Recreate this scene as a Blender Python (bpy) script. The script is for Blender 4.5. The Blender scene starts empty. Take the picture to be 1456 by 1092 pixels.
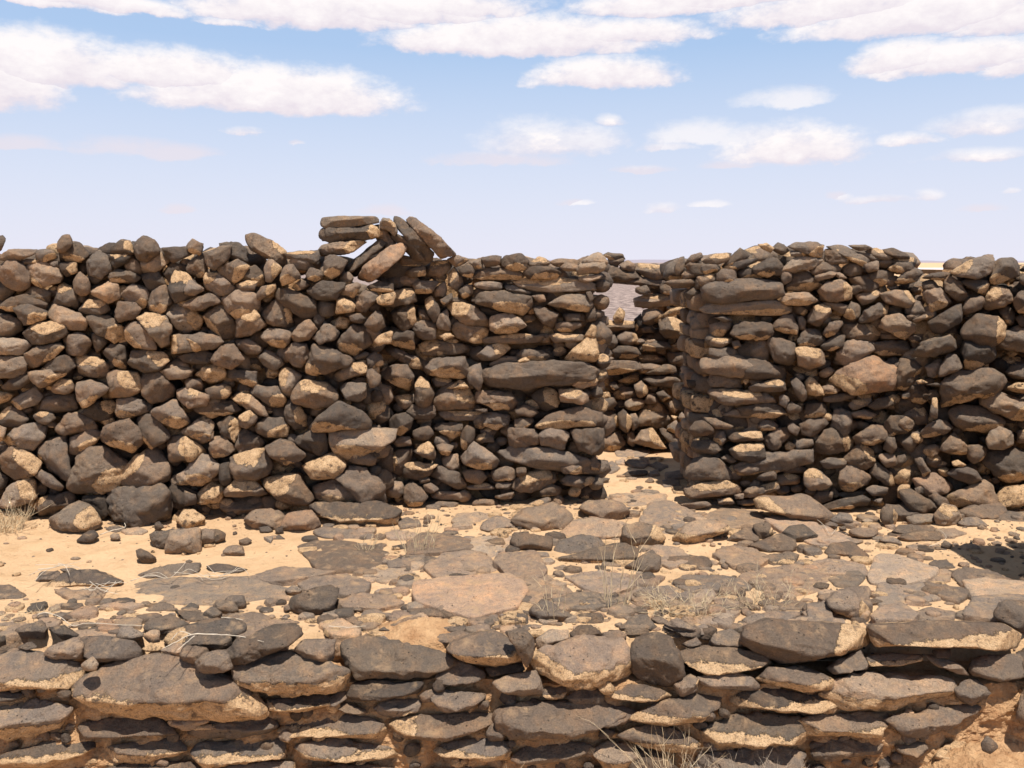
import bpy, math, random
import numpy as np
from mathutils import Vector
C = bpy.context.scene
R = math.radians

# ---------------------------------------------------------------- camera
FP, CX, HY, EYE = 1178.0, 728.0, 372.0, 1.7      # focal length in pixels, centre column, horizon row, eye height
cam_d = bpy.data.cameras.new('camera'); cam = bpy.data.objects.new('camera', cam_d)
C.collection.objects.link(cam); C.camera = cam
cam.location = (0, 0, EYE); cam.rotation_euler = (R(90), 0, 0)
cam_d.sensor_width = 36; cam_d.lens = 36*FP/1456
cam_d.shift_y = -(546-HY)/1456
cam_d.clip_start = 0.05; cam_d.clip_end = 20000
C.render.resolution_x, C.render.resolution_y = 1024, 768

# ---------------------------------------------------------------- light
SUN = Vector((0.11, -0.40, 1.0)).normalized()
sun_el = math.asin(SUN.z); sun_az = math.atan2(SUN.x, SUN.y)
sd = bpy.data.lights.new('sun', 'SUN'); sd.energy = 4.8; sd.angle = R(0.53); sd.color = (1.0, 0.945, 0.86)
so = bpy.data.objects.new('sun', sd); C.collection.objects.link(so)
so.rotation_euler = SUN.to_track_quat('Z', 'Y').to_euler(); so.location = (2, -3, 8)
C.view_settings.view_transform = 'Standard'; C.view_settings.look = 'None'
C.view_settings.exposure = 0.5; C.view_settings.gamma = 1.0
C.cycles.max_bounces = 6; C.cycles.diffuse_bounces = 3

w = bpy.data.worlds.new('World'); C.world = w; w.use_nodes = True
w.cycles.sampling_method = 'MANUAL'; w.cycles.sample_map_resolution = 256
nt = w.node_tree; nt.nodes.clear()
def N(t, **k):
    n = nt.nodes.new(t)
    for a, b in k.items(): setattr(n, a, b)
    return n
def lk(a, b): nt.links.new(a, b)
def M(op, a, b=None, c=None, clamp=False):
    n = N('ShaderNodeMath', operation=op, use_clamp=clamp)
    for i, v in enumerate((a, b, c)):
        if v is None: continue
        if isinstance(v, (int, float)): n.inputs[i].default_value = v
        else: lk(v, n.inputs[i])
    return n.outputs[0]
def MIX(fac, a, b, mode='MIX'):
    n = N('ShaderNodeMix', data_type='RGBA', blend_type=mode)
    for s, v in ((n.inputs[0], fac), (n.inputs[6], a), (n.inputs[7], b)):
        if isinstance(v, (int, float)): s.default_value = v
        elif isinstance(v, tuple): s.default_value = (*v, 1)
        else: lk(v, s)
    return n.outputs[2]
def MAP(v, a, b, c, d, sm=False):
    n = N('ShaderNodeMapRange', interpolation_type='SMOOTHSTEP' if sm else 'LINEAR')
    lk(v, n.inputs[0])
    for i, x in enumerate((a, b, c, d)): n.inputs[i+1].default_value = x
    return n.outputs[0]
def NOISE(vec, scale, detail=4, rough=0.55):
    n = N('ShaderNodeTexNoise'); n.inputs['Scale'].default_value = scale
    n.inputs['Detail'].default_value = detail; n.inputs['Roughness'].default_value = rough
    if vec is not None: lk(vec, n.inputs['Vector'])
    return n.outputs[0]

sky = N('ShaderNodeTexSky', sky_type='NISHITA', sun_disc=False)
sky.sun_elevation = sun_el; sky.sun_rotation = sun_az
sky.air_density = 1.0; sky.dust_density = 0.6; sky.ozone_density = 2.0; sky.altitude = 600
tc = N('ShaderNodeTexCoord'); sep = N('ShaderNodeSeparateXYZ'); lk(tc.outputs['Generated'], sep.inputs[0])
az = M('ARCTAN2', sep.outputs[0], sep.outputs[1]); el = M('ARCSINE', sep.outputs[2])
# warp and billow noise in (azimuth, elevation)
cv = N('ShaderNodeCombineXYZ'); lk(az, cv.inputs[0]); lk(M('MULTIPLY', el, 1.7), cv.inputs[1])
n1 = NOISE(cv.outputs[0], 22, 6, 0.6); n2 = NOISE(cv.outputs[0], 80, 4, 0.62)
cv2 = N('ShaderNodeCombineXYZ'); lk(M('ADD', az, 7.3), cv2.inputs[0]); lk(M('MULTIPLY', el, 2.2), cv2.inputs[1])
n3 = NOISE(cv2.outputs[0], 9, 5, 0.6)
elw = M('ADD', el, M('MULTIPLY', M('SUBTRACT', n1, 0.5), 0.016))
azw = M('ADD', az, M('MULTIPLY', M('SUBTRACT', n3, 0.5), 0.06))
CL = [  # clouds seen in the picture: centre px, base row, half width, height, strength
 (-30,150,150,110,1.0),(60,120,170,75,1.05),(250,125,160,55,1.0),(390,158,200,62,1.1),(130,12,170,26,1.0),(60,8,140,22,.9),(330,38,70,18,.8),(440,38,190,58,1.05),(560,34,180,50,1.0),(640,26,150,40,.9),
 (640,76,110,42,1.0),(740,78,210,56,1.05),(880,62,140,36,.95),(860,124,115,44,1.0),(930,22,130,36,1.0),(1060,8,230,30,1.0),(1180,30,190,50,1.0),(1330,44,220,60,1.1),(1440,46,110,60,1.0),
 (1290,100,95,44,1.0),(1370,102,150,46,1.05),(1450,108,60,42,.9),(1120,152,80,30,.55),(350,193,46,15,.8),(30,212,70,22,.55),(190,224,110,30,.62),(250,222,80,20,.5),
 (770,222,110,56,.72),(700,236,110,22,.6),(820,214,90,40,.55),(870,178,26,17,.75),(990,206,80,38,.62),(950,214,50,14,.6),(1130,234,120,62,.85),(1080,205,90,30,.6),(1290,208,62,24,.8),(1390,192,90,34,.75),(1420,175,80,26,.6),(1390,229,80,20,.75),(910,246,60,12,.4),
 (1040,240,50,14,.5),(250,302,26,14,.6),(552,307,44,18,.6),(940,304,28,16,.75),(1000,294,34,10,.6),(1190,286,26,15,.65),(1314,288,34,20,.75),(1240,290,60,12,.4),(1400,300,40,10,.5),(1436,278,18,12,.6),(425,206,16,6,.5),(820,292,30,10,.4)]
def VM(op, a, b=None, c=None):
    n = N('ShaderNodeVectorMath', operation=op)
    for i, v in enumerate((a, b, c)):
        if v is None: continue
        if isinstance(v, tuple): n.inputs[i].default_value = v
        else: lk(v, n.inputs[i])
    return n.outputs[1] if op == 'DOT_PRODUCT' else n.outputs[0]
sky_p = N('ShaderNodeCombineXYZ'); lk(azw, sky_p.inputs[0]); lk(elw, sky_p.inputs[1]); sky_p = sky_p.outputs[0]
acc = None; shade = None; faint = None
for (cx, base, hw, hh, st) in CL:
    a0 = math.atan2(cx-CX, FP); dist = math.hypot(cx-CX, FP)
    e0 = math.atan2(HY-base+hh*0.22, dist); ra = hw*1.08*FP/dist**2; re = hh*0.92/dist
    v = VM('MULTIPLY_ADD', sky_p, (1/ra, 1/re, 0), (-a0/ra, -e0/re, 0))
    v = VM('MINIMUM', v, VM('MULTIPLY', v, (1, 3.2, 1)))
    if st < .8:
        q = M('SUBTRACT', .75, VM('DOT_PRODUCT', v, v)); faint = q if faint is None else M('MAXIMUM', faint, q)
        if st < .7: continue
    q = M('SUBTRACT', st+(.10 if st > .8 else -.12), VM('DOT_PRODUCT', v, v))
    dy = VM('DOT_PRODUCT', v, (0, 1, 0))
    if acc is None: acc, shade = q, dy
    else:
        g_ = M('GREATER_THAN', q, acc); shade = M('ADD', shade, M('MULTIPLY', g_, M('SUBTRACT', dy, shade))); acc = M('MAXIMUM', acc, q)
# far from the traced patch the same sort of fair-weather clouds carry on
vv = N('ShaderNodeCombineXYZ')
iz = M('DIVIDE', 1.0, M('MAXIMUM', sep.outputs[2], 0.06))
lk(M('MULTIPLY', sep.outputs[0], iz), vv.inputs[0]); lk(M('MULTIPLY', sep.outputs[1], iz), vv.inputs[1])
gen = MAP(NOISE(vv.outputs[0], 0.55, 6, 0.55), 0.52, 0.75, -0.6, 0.9)
out_of_patch = M('MAXIMUM', MAP(el, 0.34, 0.42, 0, 1), MAP(M('ABSOLUTE', az), 0.62, 0.75, 0, 1))
acc = M('MAXIMUM', acc, M('ADD', M('MULTIPLY', gen, out_of_patch), M('MULTIPLY', M('SUBTRACT', 1.0, out_of_patch), -2)))
rag = M('ADD', M('MULTIPLY', M('SUBTRACT', n1, 0.5), 1.6), M('MULTIPLY', M('SUBTRACT', n2, 0.5), .5))
dens = M('ADD', acc, rag)
mask = M('MAXIMUM', MAP(dens, 0.0, 0.85, 0, 1, True), MAP(M('ADD', faint, rag), -.25, .8, 0, .7, True))
mask = M('MULTIPLY', mask, MAP(sep.outputs[2], 0.0, 0.05, 0.25, 0.97))
lit = M('ADD', M('ADD', shade, M('MULTIPLY', M('SUBTRACT', n1, .5), 2.2)), M('MULTIPLY', M('SUBTRACT', n2, .5), 1.0))
ccol = MIX(MAP(lit, -.6, .6, 0, 1), (6.2, 5.65, 6.1), (7.6, 7.2, 7.15))
haze = MAP(el, 0.0, 0.25, 0.92, 0.0)
base = MIX(MAP(el, 0.05, 0.5, 0, 1), (4.1, 5.3, 6.9), (2.3, 3.6, 6.0))
base = MIX(MAP(el, 0.40, 0.8, 0, 1), base, (1.3, 1.7, 2.4))
base = MIX(0.88, sky.outputs[0], base)
base = MIX(haze, base, (6.1, 5.95, 6.75))
final = MIX(mask, base, ccol)
bg = N('ShaderNodeBackground'); bg.inputs[1].default_value = 0.097; lk(final, bg.inputs[0])
wo = N('ShaderNodeOutputWorld'); lk(bg.outputs[0], wo.inputs[0])
# ---------------------------------------------------------------- traced outlines
# every stone: tone letter (a dark, b grey-brown, c brown, r reddish), side of the pale crust (numpad, 0 none, 5 all), outline points
TR = []
def T(group, ox, oy, u, txt):
    for s in txt.replace('\n', ' ').split(';'):
        w = s.split()
        if len(w) < 7: continue
        flag = ''
        if w[0] in ('k', 'f'): flag = w.pop(0)
        v = [float(q) for q in w[1:]]
        TR.append((group, flag, w[0][0], int(w[0][1]), [(ox + v[i]*u, oy + v[i+1]*u) for i in range(0, len(v)-1, 2)]))
U = 280/145.6; V3 = 300/145.6; W = 180/145.6
T('L', 0, 320, U, '''a0 -4 9 2 8 4 11 1 18 -4 22; b0 0 23 7 18 27 18 27 20 14 27 0 26; b3 27 19 31 18 39 19 42 24 33 28 27 25; b0 43 12 46 8 51 7 54 14 48 20 42 20;
b2 44 15 60 14 66 22 60 27 45 27; b0 14 28 20 25 32 26 28 30 16 30; b0 -2 28 10 26 17 30 22 37 21 46 15 49 4 44 -2 38; c0 19 32 27 27 38 29 46 37 44 42 32 46 23 43;
a6 44 28 56 27 57 35 49 38 44 33; b0 36 28 42 26 44 31 42 33; b0 64 26 73 19 80 23 82 33 75 40 65 36; a9 82 17 90 11 96 12 100 22 92 22 83 21; b0 100 14 107 9 113 11 118 20 108 27 101 25;
a0 80 22 95 21 98 23 91 30 84 32; b0 92 29 97 23 105 31 104 37 94 33; c0 104 27 118 20 125 27 117 34 106 35; a0 120 17 138 16 142 21 128 28 124 24; b0 137 16 143 11 150 14 148 22 141 20;
a0 121 36 127 29 138 30 137 40 127 44; b0 54 42 59 35 65 40 68 49 60 53 55 48; c2 80 38 83 32 96 34 104 39 98 43 83 42; b0 104 36 117 34 122 44 110 49; c0 68 49 80 42 87 45 88 54 81 58 69 52;
b2 88 52 98 44 107 46 110 52 106 61 96 58; a8 125 47 130 34 139 36 148 50 130 57; c0 -3 42 6 43 12 48 9 52 0 56; c2 17 54 22 46 30 46 37 50 36 57 25 59; b2 0 60 6 55 18 52 34 58 33 62 8 64;
b8 39 58 47 42 55 48 58 62 46 60; b8 58 63 66 55 78 57 81 63 74 67 62 66; b0 85 68 88 57 99 58 104 62 100 69 88 72; b0 108 61 113 48 122 45 127 57 118 66; c8 130 57 139 53 150 53 152 64 140 62;
b0 10 62 20 59 34 64 33 70 18 74; c0 36 68 40 58 46 60 58 65 65 71 62 78 50 77; c0 -4 66 8 67 15 72 17 77 9 83 -4 82; c8 17 80 27 73 40 71 49 75 50 80 40 86 23 89; c3 65 69 72 65 82 68 91 75 93 84 84 86 70 78;
b1 92 72 104 72 113 83 115 92 100 90 93 84; c0 101 69 107 65 122 68 127 75 125 88 119 90 110 76; c6 119 63 130 58 140 61 148 69 146 77 135 80 129 70; b0 47 83 58 80 65 83 68 88 62 96 50 96;
b4 67 79 75 82 80 86 72 95 69 88; c0 -4 83 17 85 23 89 15 97 -4 95; c3 19 95 30 90 43 88 47 91 40 98 26 105 19 101; c0 -4 97 18 98 20 102 18 112 -4 112; b0 28 110 36 101 46 97 54 99 56 104 46 112 30 113;
c8 55 100 58 96 74 98 80 103 80 112 60 112; a2 77 94 82 88 91 88 94 93 94 108 84 103; b9 95 103 98 93 108 92 122 95 125 100 118 108 108 109; c4 126 82 134 81 147 84 155 82 154 92 128 95;
b0 119 107 131 99 139 103 142 112 121 113; a0 131 97 150 93 158 95 155 102 138 102''')
T('L', 0, 530, U, '''b0 1 10 10 4 22 0 26 4 13 12 3 13; c3 20 -1 50 -3 48 2 30 11 26 8; c8 38 11 44 5 53 5 55 12 48 16 39 15; b1 7 21 26 10 32 17 28 23 15 27; b2 57 8 66 6 80 11 79 14 60 27 57 20;
c9 79 4 82 -1 102 0 105 12 98 17 82 18; b0 104 6 108 -2 118 0 128 10 129 18 112 23 105 17; c0 118 -1 130 -5 143 -2 138 4 125 5; b8 131 13 138 11 155 17 152 24 140 26 133 20; b0 30 27 33 18 55 15 57 28 35 29;
c5 -4 13 10 16 7 20 -4 25; b7 0 32 6 25 16 28 21 34 16 40 2 39; b0 25 32 30 28 39 30 41 34 34 38 28 36; b0 39 46 48 31 57 29 70 37 72 42 50 46; a9 60 30 72 21 83 20 86 24 83 33 70 35;
b2 85 32 87 20 98 18 105 20 110 29 95 33; b2 110 29 123 24 130 19 136 29 141 37 131 41 118 36; b0 101 33 110 31 119 35 125 47 112 56 105 46; b2 73 49 78 40 95 34 102 40 106 50 98 58 82 54;
b3 50 60 53 48 66 42 76 45 70 52 60 60; b1 3 49 10 42 26 37 34 40 32 49 23 57 8 54; c0 -4 38 5 41 2 50 -4 52; c9 0 63 5 55 15 55 30 66 27 74 12 79 2 72; b1 26 58 31 52 49 47 52 78 50 80 42 76 33 66;
c3 51 76 62 57 78 56 93 67 86 84 72 89 56 88 51 83; b7 87 80 98 64 109 57 118 58 125 70 124 79 97 85; b9 124 52 128 47 137 47 152 58 148 62 126 67; c2 130 76 146 66 158 66 155 80 132 83;
a0 124 90 126 82 131 85 146 88 147 96 134 101 126 97; b0 -4 72 6 78 4 84 -4 88; b2 24 75 30 72 39 77 48 85 44 88 33 83; c9 0 96 8 84 20 78 25 80 26 92 15 98 2 100; b7 25 98 28 93 52 88 55 96 36 105 27 107;
b0 80 88 90 88 105 88 118 83 124 90 122 110 100 118 84 112; a0 58 92 79 90 80 105 72 108 62 98; c5 127 108 133 101 141 101 152 108 150 114 130 114; c0 133 44 146 35 158 40 155 50 142 48; c5 -4 103 10 103 20 109 21 116 -4 116''')
T('L', 270, 300, U, '''b2 0 38 8 31 12 35 12 46 8 49 0 47 -3 42; b0 11 31 22 27 30 26 28 36 19 43 12 39; b0 22 24 36 24 41 28 43 38 32 36 24 30; b3 20 42 36 36 43 41 38 50 32 55 25 49; b0 38 48 42 42 48 40 54 46 55 53 50 56 40 53;
b0 55 42 58 36 62 37 68 43 60 53 56 52; b0 67 48 70 41 76 40 82 49 68 55; b8 72 31 95 29 96 36 92 39 80 34 72 35; b0 74 37 77 34 84 35 92 41 88 44 77 43; b0 86 47 89 42 97 44 99 49 93 52 87 50;
b0 100 34 107 33 116 37 111 47 105 50 100 46; b1 75 57 83 50 89 55 80 59; b0 88 59 98 52 108 56 114 54 108 66 92 64; b0 111 57 123 53 127 55 120 64 111 62; b0 123 64 129 59 137 60 139 64 130 74 123 74;
b0 49 62 53 56 63 54 63 59 50 67; b0 63 57 80 60 92 66 93 78 83 79 72 72 64 64; b6 53 76 63 65 72 72 78 84 74 88 58 84; b7 12 46 22 46 34 58 30 62 20 63 11 56; b0 34 54 45 51 50 52 47 60 38 60;
b2 23 65 38 58 42 58 50 64 49 73 35 79 27 74; b0 0 66 14 61 22 63 22 68 5 73 -6 70; c1 10 77 15 71 25 69 33 83 33 93 22 93 14 86; c8 35 79 40 72 48 74 57 84 45 92 34 93; b0 -10 76 -2 71 8 80 2 88 -6 90;
b2 52 93 58 87 74 89 75 92 70 101 60 99; c0 75 92 80 84 88 81 93 88 88 95 78 96; b0 92 76 98 74 100 80 95 88 91 85; b0 91 94 100 81 110 90 108 94 96 98; c5 104 82 112 78 118 80 117 87 107 87;
a0 118 77 126 76 130 80 127 83 119 81; b0 129 84 137 74 141 75 144 85 138 89; c5 109 65 115 64 122 70 121 74 108 76; b0 92 66 108 68 107 77 96 78; b2 110 96 120 84 130 85 134 98 123 107 109 102;
b1 -4 94 8 90 20 93 24 97 16 102 -2 103; b0 33 95 45 95 54 102 50 106 42 106 36 101; b0 16 110 23 100 32 99 40 110 30 116 19 114; c5 136 96 140 92 150 88 149 97 140 99; a2 130 56 140 52 150 54 150 60 134 59;
c5 138 65 142 62 152 60 150 69 140 69; b0 0 50 6 54 11 58 2 63 -8 60''')
T('L', 270, 500, U, '''b2 -2 4 5 1 10 2 17 6 12 8 -2 8; c0 50 4 56 -1 62 2 69 8 62 14 54 9; b0 70 1 74 -6 86 -5 90 4 83 11 77 10; b1 88 14 92 -5 105 -3 121 6 115 11 100 13 93 17 86 14; c0 120 4 130 0 134 2 128 6 121 7;
c9 106 18 118 9 130 6 131 15 110 22; b0 131 5 137 0 143 8 136 13 132 10; b0 131 14 135 13 141 18 140 24 133 27 131 20; c5 5 17 15 8 22 7 26 12 26 20 18 23 8 20; a2 27 15 30 13 49 15 49 24 46 26 32 21 27 18;
c7 66 18 68 13 74 13 82 18 80 25 75 34 70 33 67 27; c8 76 31 80 24 86 21 101 23 108 30 109 36 104 40 92 41 78 37; b0 111 27 116 23 130 24 130 33 124 37 116 35; b0 -4 20 7 20 10 25 8 29 -2 28;
b8 -4 28 4 28 8 34 5 41 -4 43; a6 12 28 26 23 30 25 30 31 26 35 14 34; b0 44 30 50 25 64 27 71 36 69 40 60 41 48 33; c7 30 34 38 31 46 33 54 39 58 48 46 45 38 38; b2 3 43 10 36 20 35 33 37 38 43 30 46 16 48;
b6 70 44 73 36 80 38 86 48 85 56 77 57 71 50; c8 0 56 12 46 17 54 17 64 6 69 0 64; b6 21 53 29 47 36 50 37 58 33 67 24 60; b0 36 48 44 43 50 48 49 52 42 57 37 55; b0 48 56 55 49 68 49 73 56 72 63 60 64 50 60;
b2 86 58 100 45 107 42 110 37 113 43 127 44 133 51 132 57 115 58 88 60; b0 37 60 42 57 50 61 56 68 50 72 37 76 34 70; c2 15 68 17 63 24 63 33 70 34 72 27 77 14 79; c5 -4 66 2 66 7 73 4 80 -4 82;
b2 56 71 67 65 74 67 85 76 80 81 71 84 61 78; b0 77 65 86 59 98 60 102 71 100 78 85 73; c2 104 60 134 57 152 57 150 66 138 72 120 80 112 80 106 70; c8 117 80 124 75 132 74 138 79 136 84 120 83;
b8 30 78 48 73 56 72 60 86 56 91 35 95 31 90; b2 0 84 8 76 14 76 22 86 18 92 8 98 -6 97; a0 22 84 30 82 31 90 30 100 22 97; c5 84 84 108 73 115 84 108 93 90 94; c5 100 86 104 83 112 87 106 90; c5 7 104 17 95 26 102 22 112 6 112;
b8 25 103 34 95 46 95 57 105 40 107 27 107; c7 57 94 72 91 80 91 92 108 86 114 70 112 56 100; b2 92 100 108 94 126 101 124 110 108 115 92 108; b0 107 93 118 84 130 86 142 100 143 110 128 114 125 102; a0 -4 103 4 106 5 112 -4 114''')
T('P', 270, 500, U, '''b0 135 29 141 24 148 26 150 34 146 39 138 37; b0 131 44 136 40 138 48 134 51; b0 138 78 146 70 150 72 150 88 140 90; b0 140 93 148 90 150 97 142 98; b0 136 57 138 40 146 38 149 48 148 57 138 58; c5 139 16 146 11 152 14 150 20''')
T('P', 540, 340, U, '''c8 33 21 40 17 52 15 52 21 46 27 36 27; c0 18 24 33 19 34 27 24 28; b0 50 15 57 12 66 15 62 18 56 21; b0 59 22 65 18 70 23 68 29 60 26; c0 66 17 75 15 76 21 71 22; b0 75 14 86 12 90 13 88 19 78 21;
b2 89 17 94 13 105 11 110 16 108 22 100 24 90 20; c8 110 18 118 13 126 17 122 21 111 20; c0 124 17 132 15 146 15 148 19 132 20; b0 133 21 138 17 148 20 148 24 138 24; c2 69 28 75 23 90 21 104 24 107 28 100 30 76 30;
a2 107 25 112 21 125 20 134 25 130 29 110 29; b7 51 26 55 21 60 27 62 34 57 38 51 34; b2 24 34 28 31 44 31 38 40 27 40; b0 11 30 22 26 29 30 24 35 14 35; b0 39 38 48 31 50 37 48 43 40 42; b0 70 33 74 32 90 32 90 37 82 38 72 36;
b0 91 34 98 34 111 39 110 41 96 40; c8 99 31 110 29 130 29 145 30 157 33 158 37 145 39 115 39 104 35; b0 58 38 64 34 69 34 69 40 62 44; b0 67 41 90 39 112 43 112 50 105 56 92 53 74 48 68 46; b0 44 45 53 40 54 44 48 50;
b0 50 44 58 43 66 47 60 49 51 48; c8 -4 42 8 39 24 36 26 46 10 50 -4 49; b7 33 46 38 42 44 50 44 60 40 62 35 54; c6 8 55 13 50 25 49 27 62 18 68 12 63; b0 27 50 34 53 38 60 30 60; c7 51 50 56 48 70 49 76 57 81 62 78 65 62 61 53 55;
b0 42 57 50 52 52 62 51 68 43 66; b0 24 64 33 60 41 62 41 74 32 74 25 70; c3 53 66 58 61 70 64 80 66 78 74 74 77 58 73; c2 82 60 84 57 96 54 104 63 108 64 100 69 88 70 83 67; b0 112 42 121 41 123 46 118 47;
c2 125 48 138 41 153 41 157 48 154 54 140 52 130 50; b0 113 51 118 50 132 55 128 66 120 62; b2 130 62 146 61 150 64 140 69 131 67; b2 1 71 10 65 24 69 26 82 14 80 3 75; c7 29 78 36 75 50 76 62 78 66 82 60 85 32 86;
c8 76 74 84 72 100 70 120 71 125 74 118 77 80 77; c8 125 71 135 69 150 71 150 75 130 76; b3 1 79 8 79 28 87 32 97 20 93 8 85; b9 72 86 80 79 92 77 96 81 86 89 76 90; b2 101 85 108 81 120 83 127 87 120 90 104 89;
b0 82 92 90 87 102 87 102 92 84 95; b2 33 97 40 89 62 87 65 93 64 100 58 103 35 100; b2 1 98 10 93 20 93 25 101 25 112 14 109 2 102; b0 64 97 74 92 76 100 74 112 66 106; b0 75 98 90 93 110 91 130 90 148 91 160 96 158 104 140 108 100 110 80 108;
b8 39 103 48 101 53 104 50 110 41 109; c8 26 108 30 102 36 106 40 115 38 122 32 124 26 120; c5 48 111 60 104 66 110; b0 -4 54 0 53 4 60 2 68 -4 70; b0 137 56 148 55 148 60 138 61; b0 140 86 148 83 152 88 142 90; c5 44 71 50 69 55 72 48 75; c5 102 90 108 87 111 90 104 93; a0 72 49 84 52 94 55 84 57 76 55''')
T('P', 540, 540, U, '''b7 -2 0 4 4 7 12 6 16 -2 17; b8 10 12 25 11 26 16 20 22 14 19; c9 40 17 44 8 55 2 62 1 70 12 70 20 62 22 44 22; b2 71 10 74 8 96 10 98 14 102 17 98 22 90 22 72 17; b9 113 12 120 6 128 7 132 14 131 20 124 23 114 19;
c8 133 7 146 7 153 10 154 16 148 18 134 16; b0 -4 18 5 18 10 24 8 30 0 36 -4 34; b0 20 24 25 19 33 20 39 19 41 26 36 29 24 28; b2 7 30 12 26 19 24 25 29 22 36 15 41 8 37; b8 42 23 62 23 76 24 72 30 50 30; a0 71 22 80 21 79 24 72 24;
b0 75 28 80 24 86 26 96 26 95 33 86 37 78 34; b0 100 22 107 18 112 20 118 24 112 28 102 26; c3 100 29 112 28 114 31 106 37 100 35; b2 116 34 128 24 150 20 163 25 164 35 118 36; b0 40 36 44 32 60 32 61 40 54 43 44 38; b0 24 38 36 34 40 40 34 45 26 44;
b0 60 40 64 34 70 37 70 44 62 53 60 47; b7 71 43 78 38 84 40 84 46 72 47; b0 96 36 100 36 101 38 110 39 113 37 119 42 117 48 100 50 96 50; b0 118 41 122 36 138 38 140 40 136 51 120 48; c8 -4 38 7 37 8 44 2 46 -4 46; b0 10 45 16 42 22 42 23 48 11 50;
b8 26 53 36 45 40 50 42 60 32 57; b2 42 49 46 47 55 49 50 56 46 55; c0 47 58 52 55 58 55 59 65 52 67 47 62; b2 60 57 64 52 70 46 72 54 84 56 88 60 84 66 72 66 62 62; b7 0 50 7 48 10 52 8 64 4 68 -4 66; b4 7 54 12 52 24 52 20 64 15 72 10 65;
b8 18 62 28 61 42 63 36 70 30 74 18 72; b2 88 53 100 48 120 50 135 54 152 58 162 66 162 70 145 69 120 66 98 60; b0 37 68 45 64 48 68 52 76 58 69 64 78 60 82 50 76 38 71; b0 61 68 66 66 74 66 79 72 74 77 64 74; b0 83 68 94 64 100 66 100 74 90 75 84 74;
b0 101 65 108 65 108 70 101 72; c8 98 76 106 70 120 67 128 69 129 75 118 82 104 83 98 79; a0 1 72 8 68 14 71 8 77 1 78; b0 3 80 8 75 17 76 18 83 14 87 5 87; b0 18 80 24 76 30 80 35 87 30 93 22 95 18 88; c0 29 74 36 72 37 75 30 77; b0 32 78 38 76 44 81 38 84 33 82;
b0 38 85 42 82 66 84 68 88 58 89 40 88; b0 36 92 44 90 58 91 54 95 42 95; b0 64 79 78 76 85 79 84 81 66 81; b0 69 90 74 88 88 89 88 95 80 97 70 94; b0 118 82 126 77 134 80 132 85 120 87; b0 134 74 140 70 148 72 152 75 148 78 140 78; b0 85 86 92 85 99 83 97 88 86 88; b0 86 76 97 76 96 81 86 80;
b0 97 98 110 92 124 87 128 89 118 95 100 102; b0 133 62 148 64 150 70 136 69''')
T('P', 800, 340, U, '''c0 11 22 13 18 30 16 32 20 30 24 12 26; c0 15 16 22 11 28 10 33 16 33 20 28 18 15 19; b0 17 39 21 39 23 44 20 47; a0 0 55 16 55 17 61 2 61; b0 17 54 24 51 25 60 19 61; c5 2 88 10 84 18 73 24 73 26 86 24 90 8 91; c5 16 72 22 62 25 66 24 73; c8 7 108 10 104 22 103 26 104 24 108 12 111; c8 12 28 20 27 29 26 28 29 18 32 12 31''')
T('P', 800, 540, U, '''b0 6 38 30 36 30 48 28 56 12 52 8 44; b0 0 74 8 71 22 72 24 76 12 80 0 77; b0 18 60 24 57 28 62 27 67 20 66''')
T('D', 800, 340, U, '''b0 34 14 45 14 45 17 40 20 34 18; b0 33 19 41 20 38 24 32 23; b0 42 19 48 16 54 19 52 24 44 23; c8 52 19 56 18 74 20 76 25 74 30 66 30 58 26 53 23; b0 29 27 41 25 42 29 34 31 28 30; a0 43 28 55 25 55 29 46 31;
a0 28 30 56 28 74 31 74 35 56 33 32 32; b0 76 26 80 24 82 28 78 31 76 30; b0 54 36 62 34 65 40 58 41 54 39; b0 72 35 77 33 82 38 80 41 73 40; c8 54 44 62 41 72 42 80 41 92 42 96 46 86 48 64 51 55 50; c5 74 56 80 52 92 48 94 51 82 57 75 59;
b3 59 57 60 52 68 52 74 54 73 60 66 64 59 62; c9 71 60 76 58 84 58 91 65 91 70 86 73 76 73 72 68; a0 53 60 58 55 58 64 54 68; c5 37 58 42 51 46 54 45 60 40 63; c8 25 60 31 62 40 64 52 61 52 66 36 68 25 68; b0 58 66 66 64 68 69 59 69;
b0 31 73 38 71 41 76 38 81 31 80; b0 40 72 46 68 54 70 56 75 50 78 42 78; b0 54 74 60 74 61 77 54 78; c0 62 75 68 74 69 77 63 77; b0 59 78 64 76 78 76 80 80 72 83 60 82; b0 81 79 86 76 92 80 90 82 82 82; b2 37 82 42 79 54 80 58 86 50 88 40 88;
b0 26 87 30 85 38 88 34 90; b2 25 90 34 92 44 92 56 90 57 96 40 100 26 99; b8 56 87 60 85 65 89 76 87 74 92 58 92; b0 57 92 74 93 72 99 58 99; c0 71 98 76 92 82 95 83 98 74 100 60 100; b0 78 84 91 84 88 92 78 92; c5 40 105 48 102 56 99 56 104 50 107;
b0 60 104 64 101 74 104 82 102 86 105 80 110 68 108; c5 27 104 34 103 34 108 28 108''')
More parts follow.
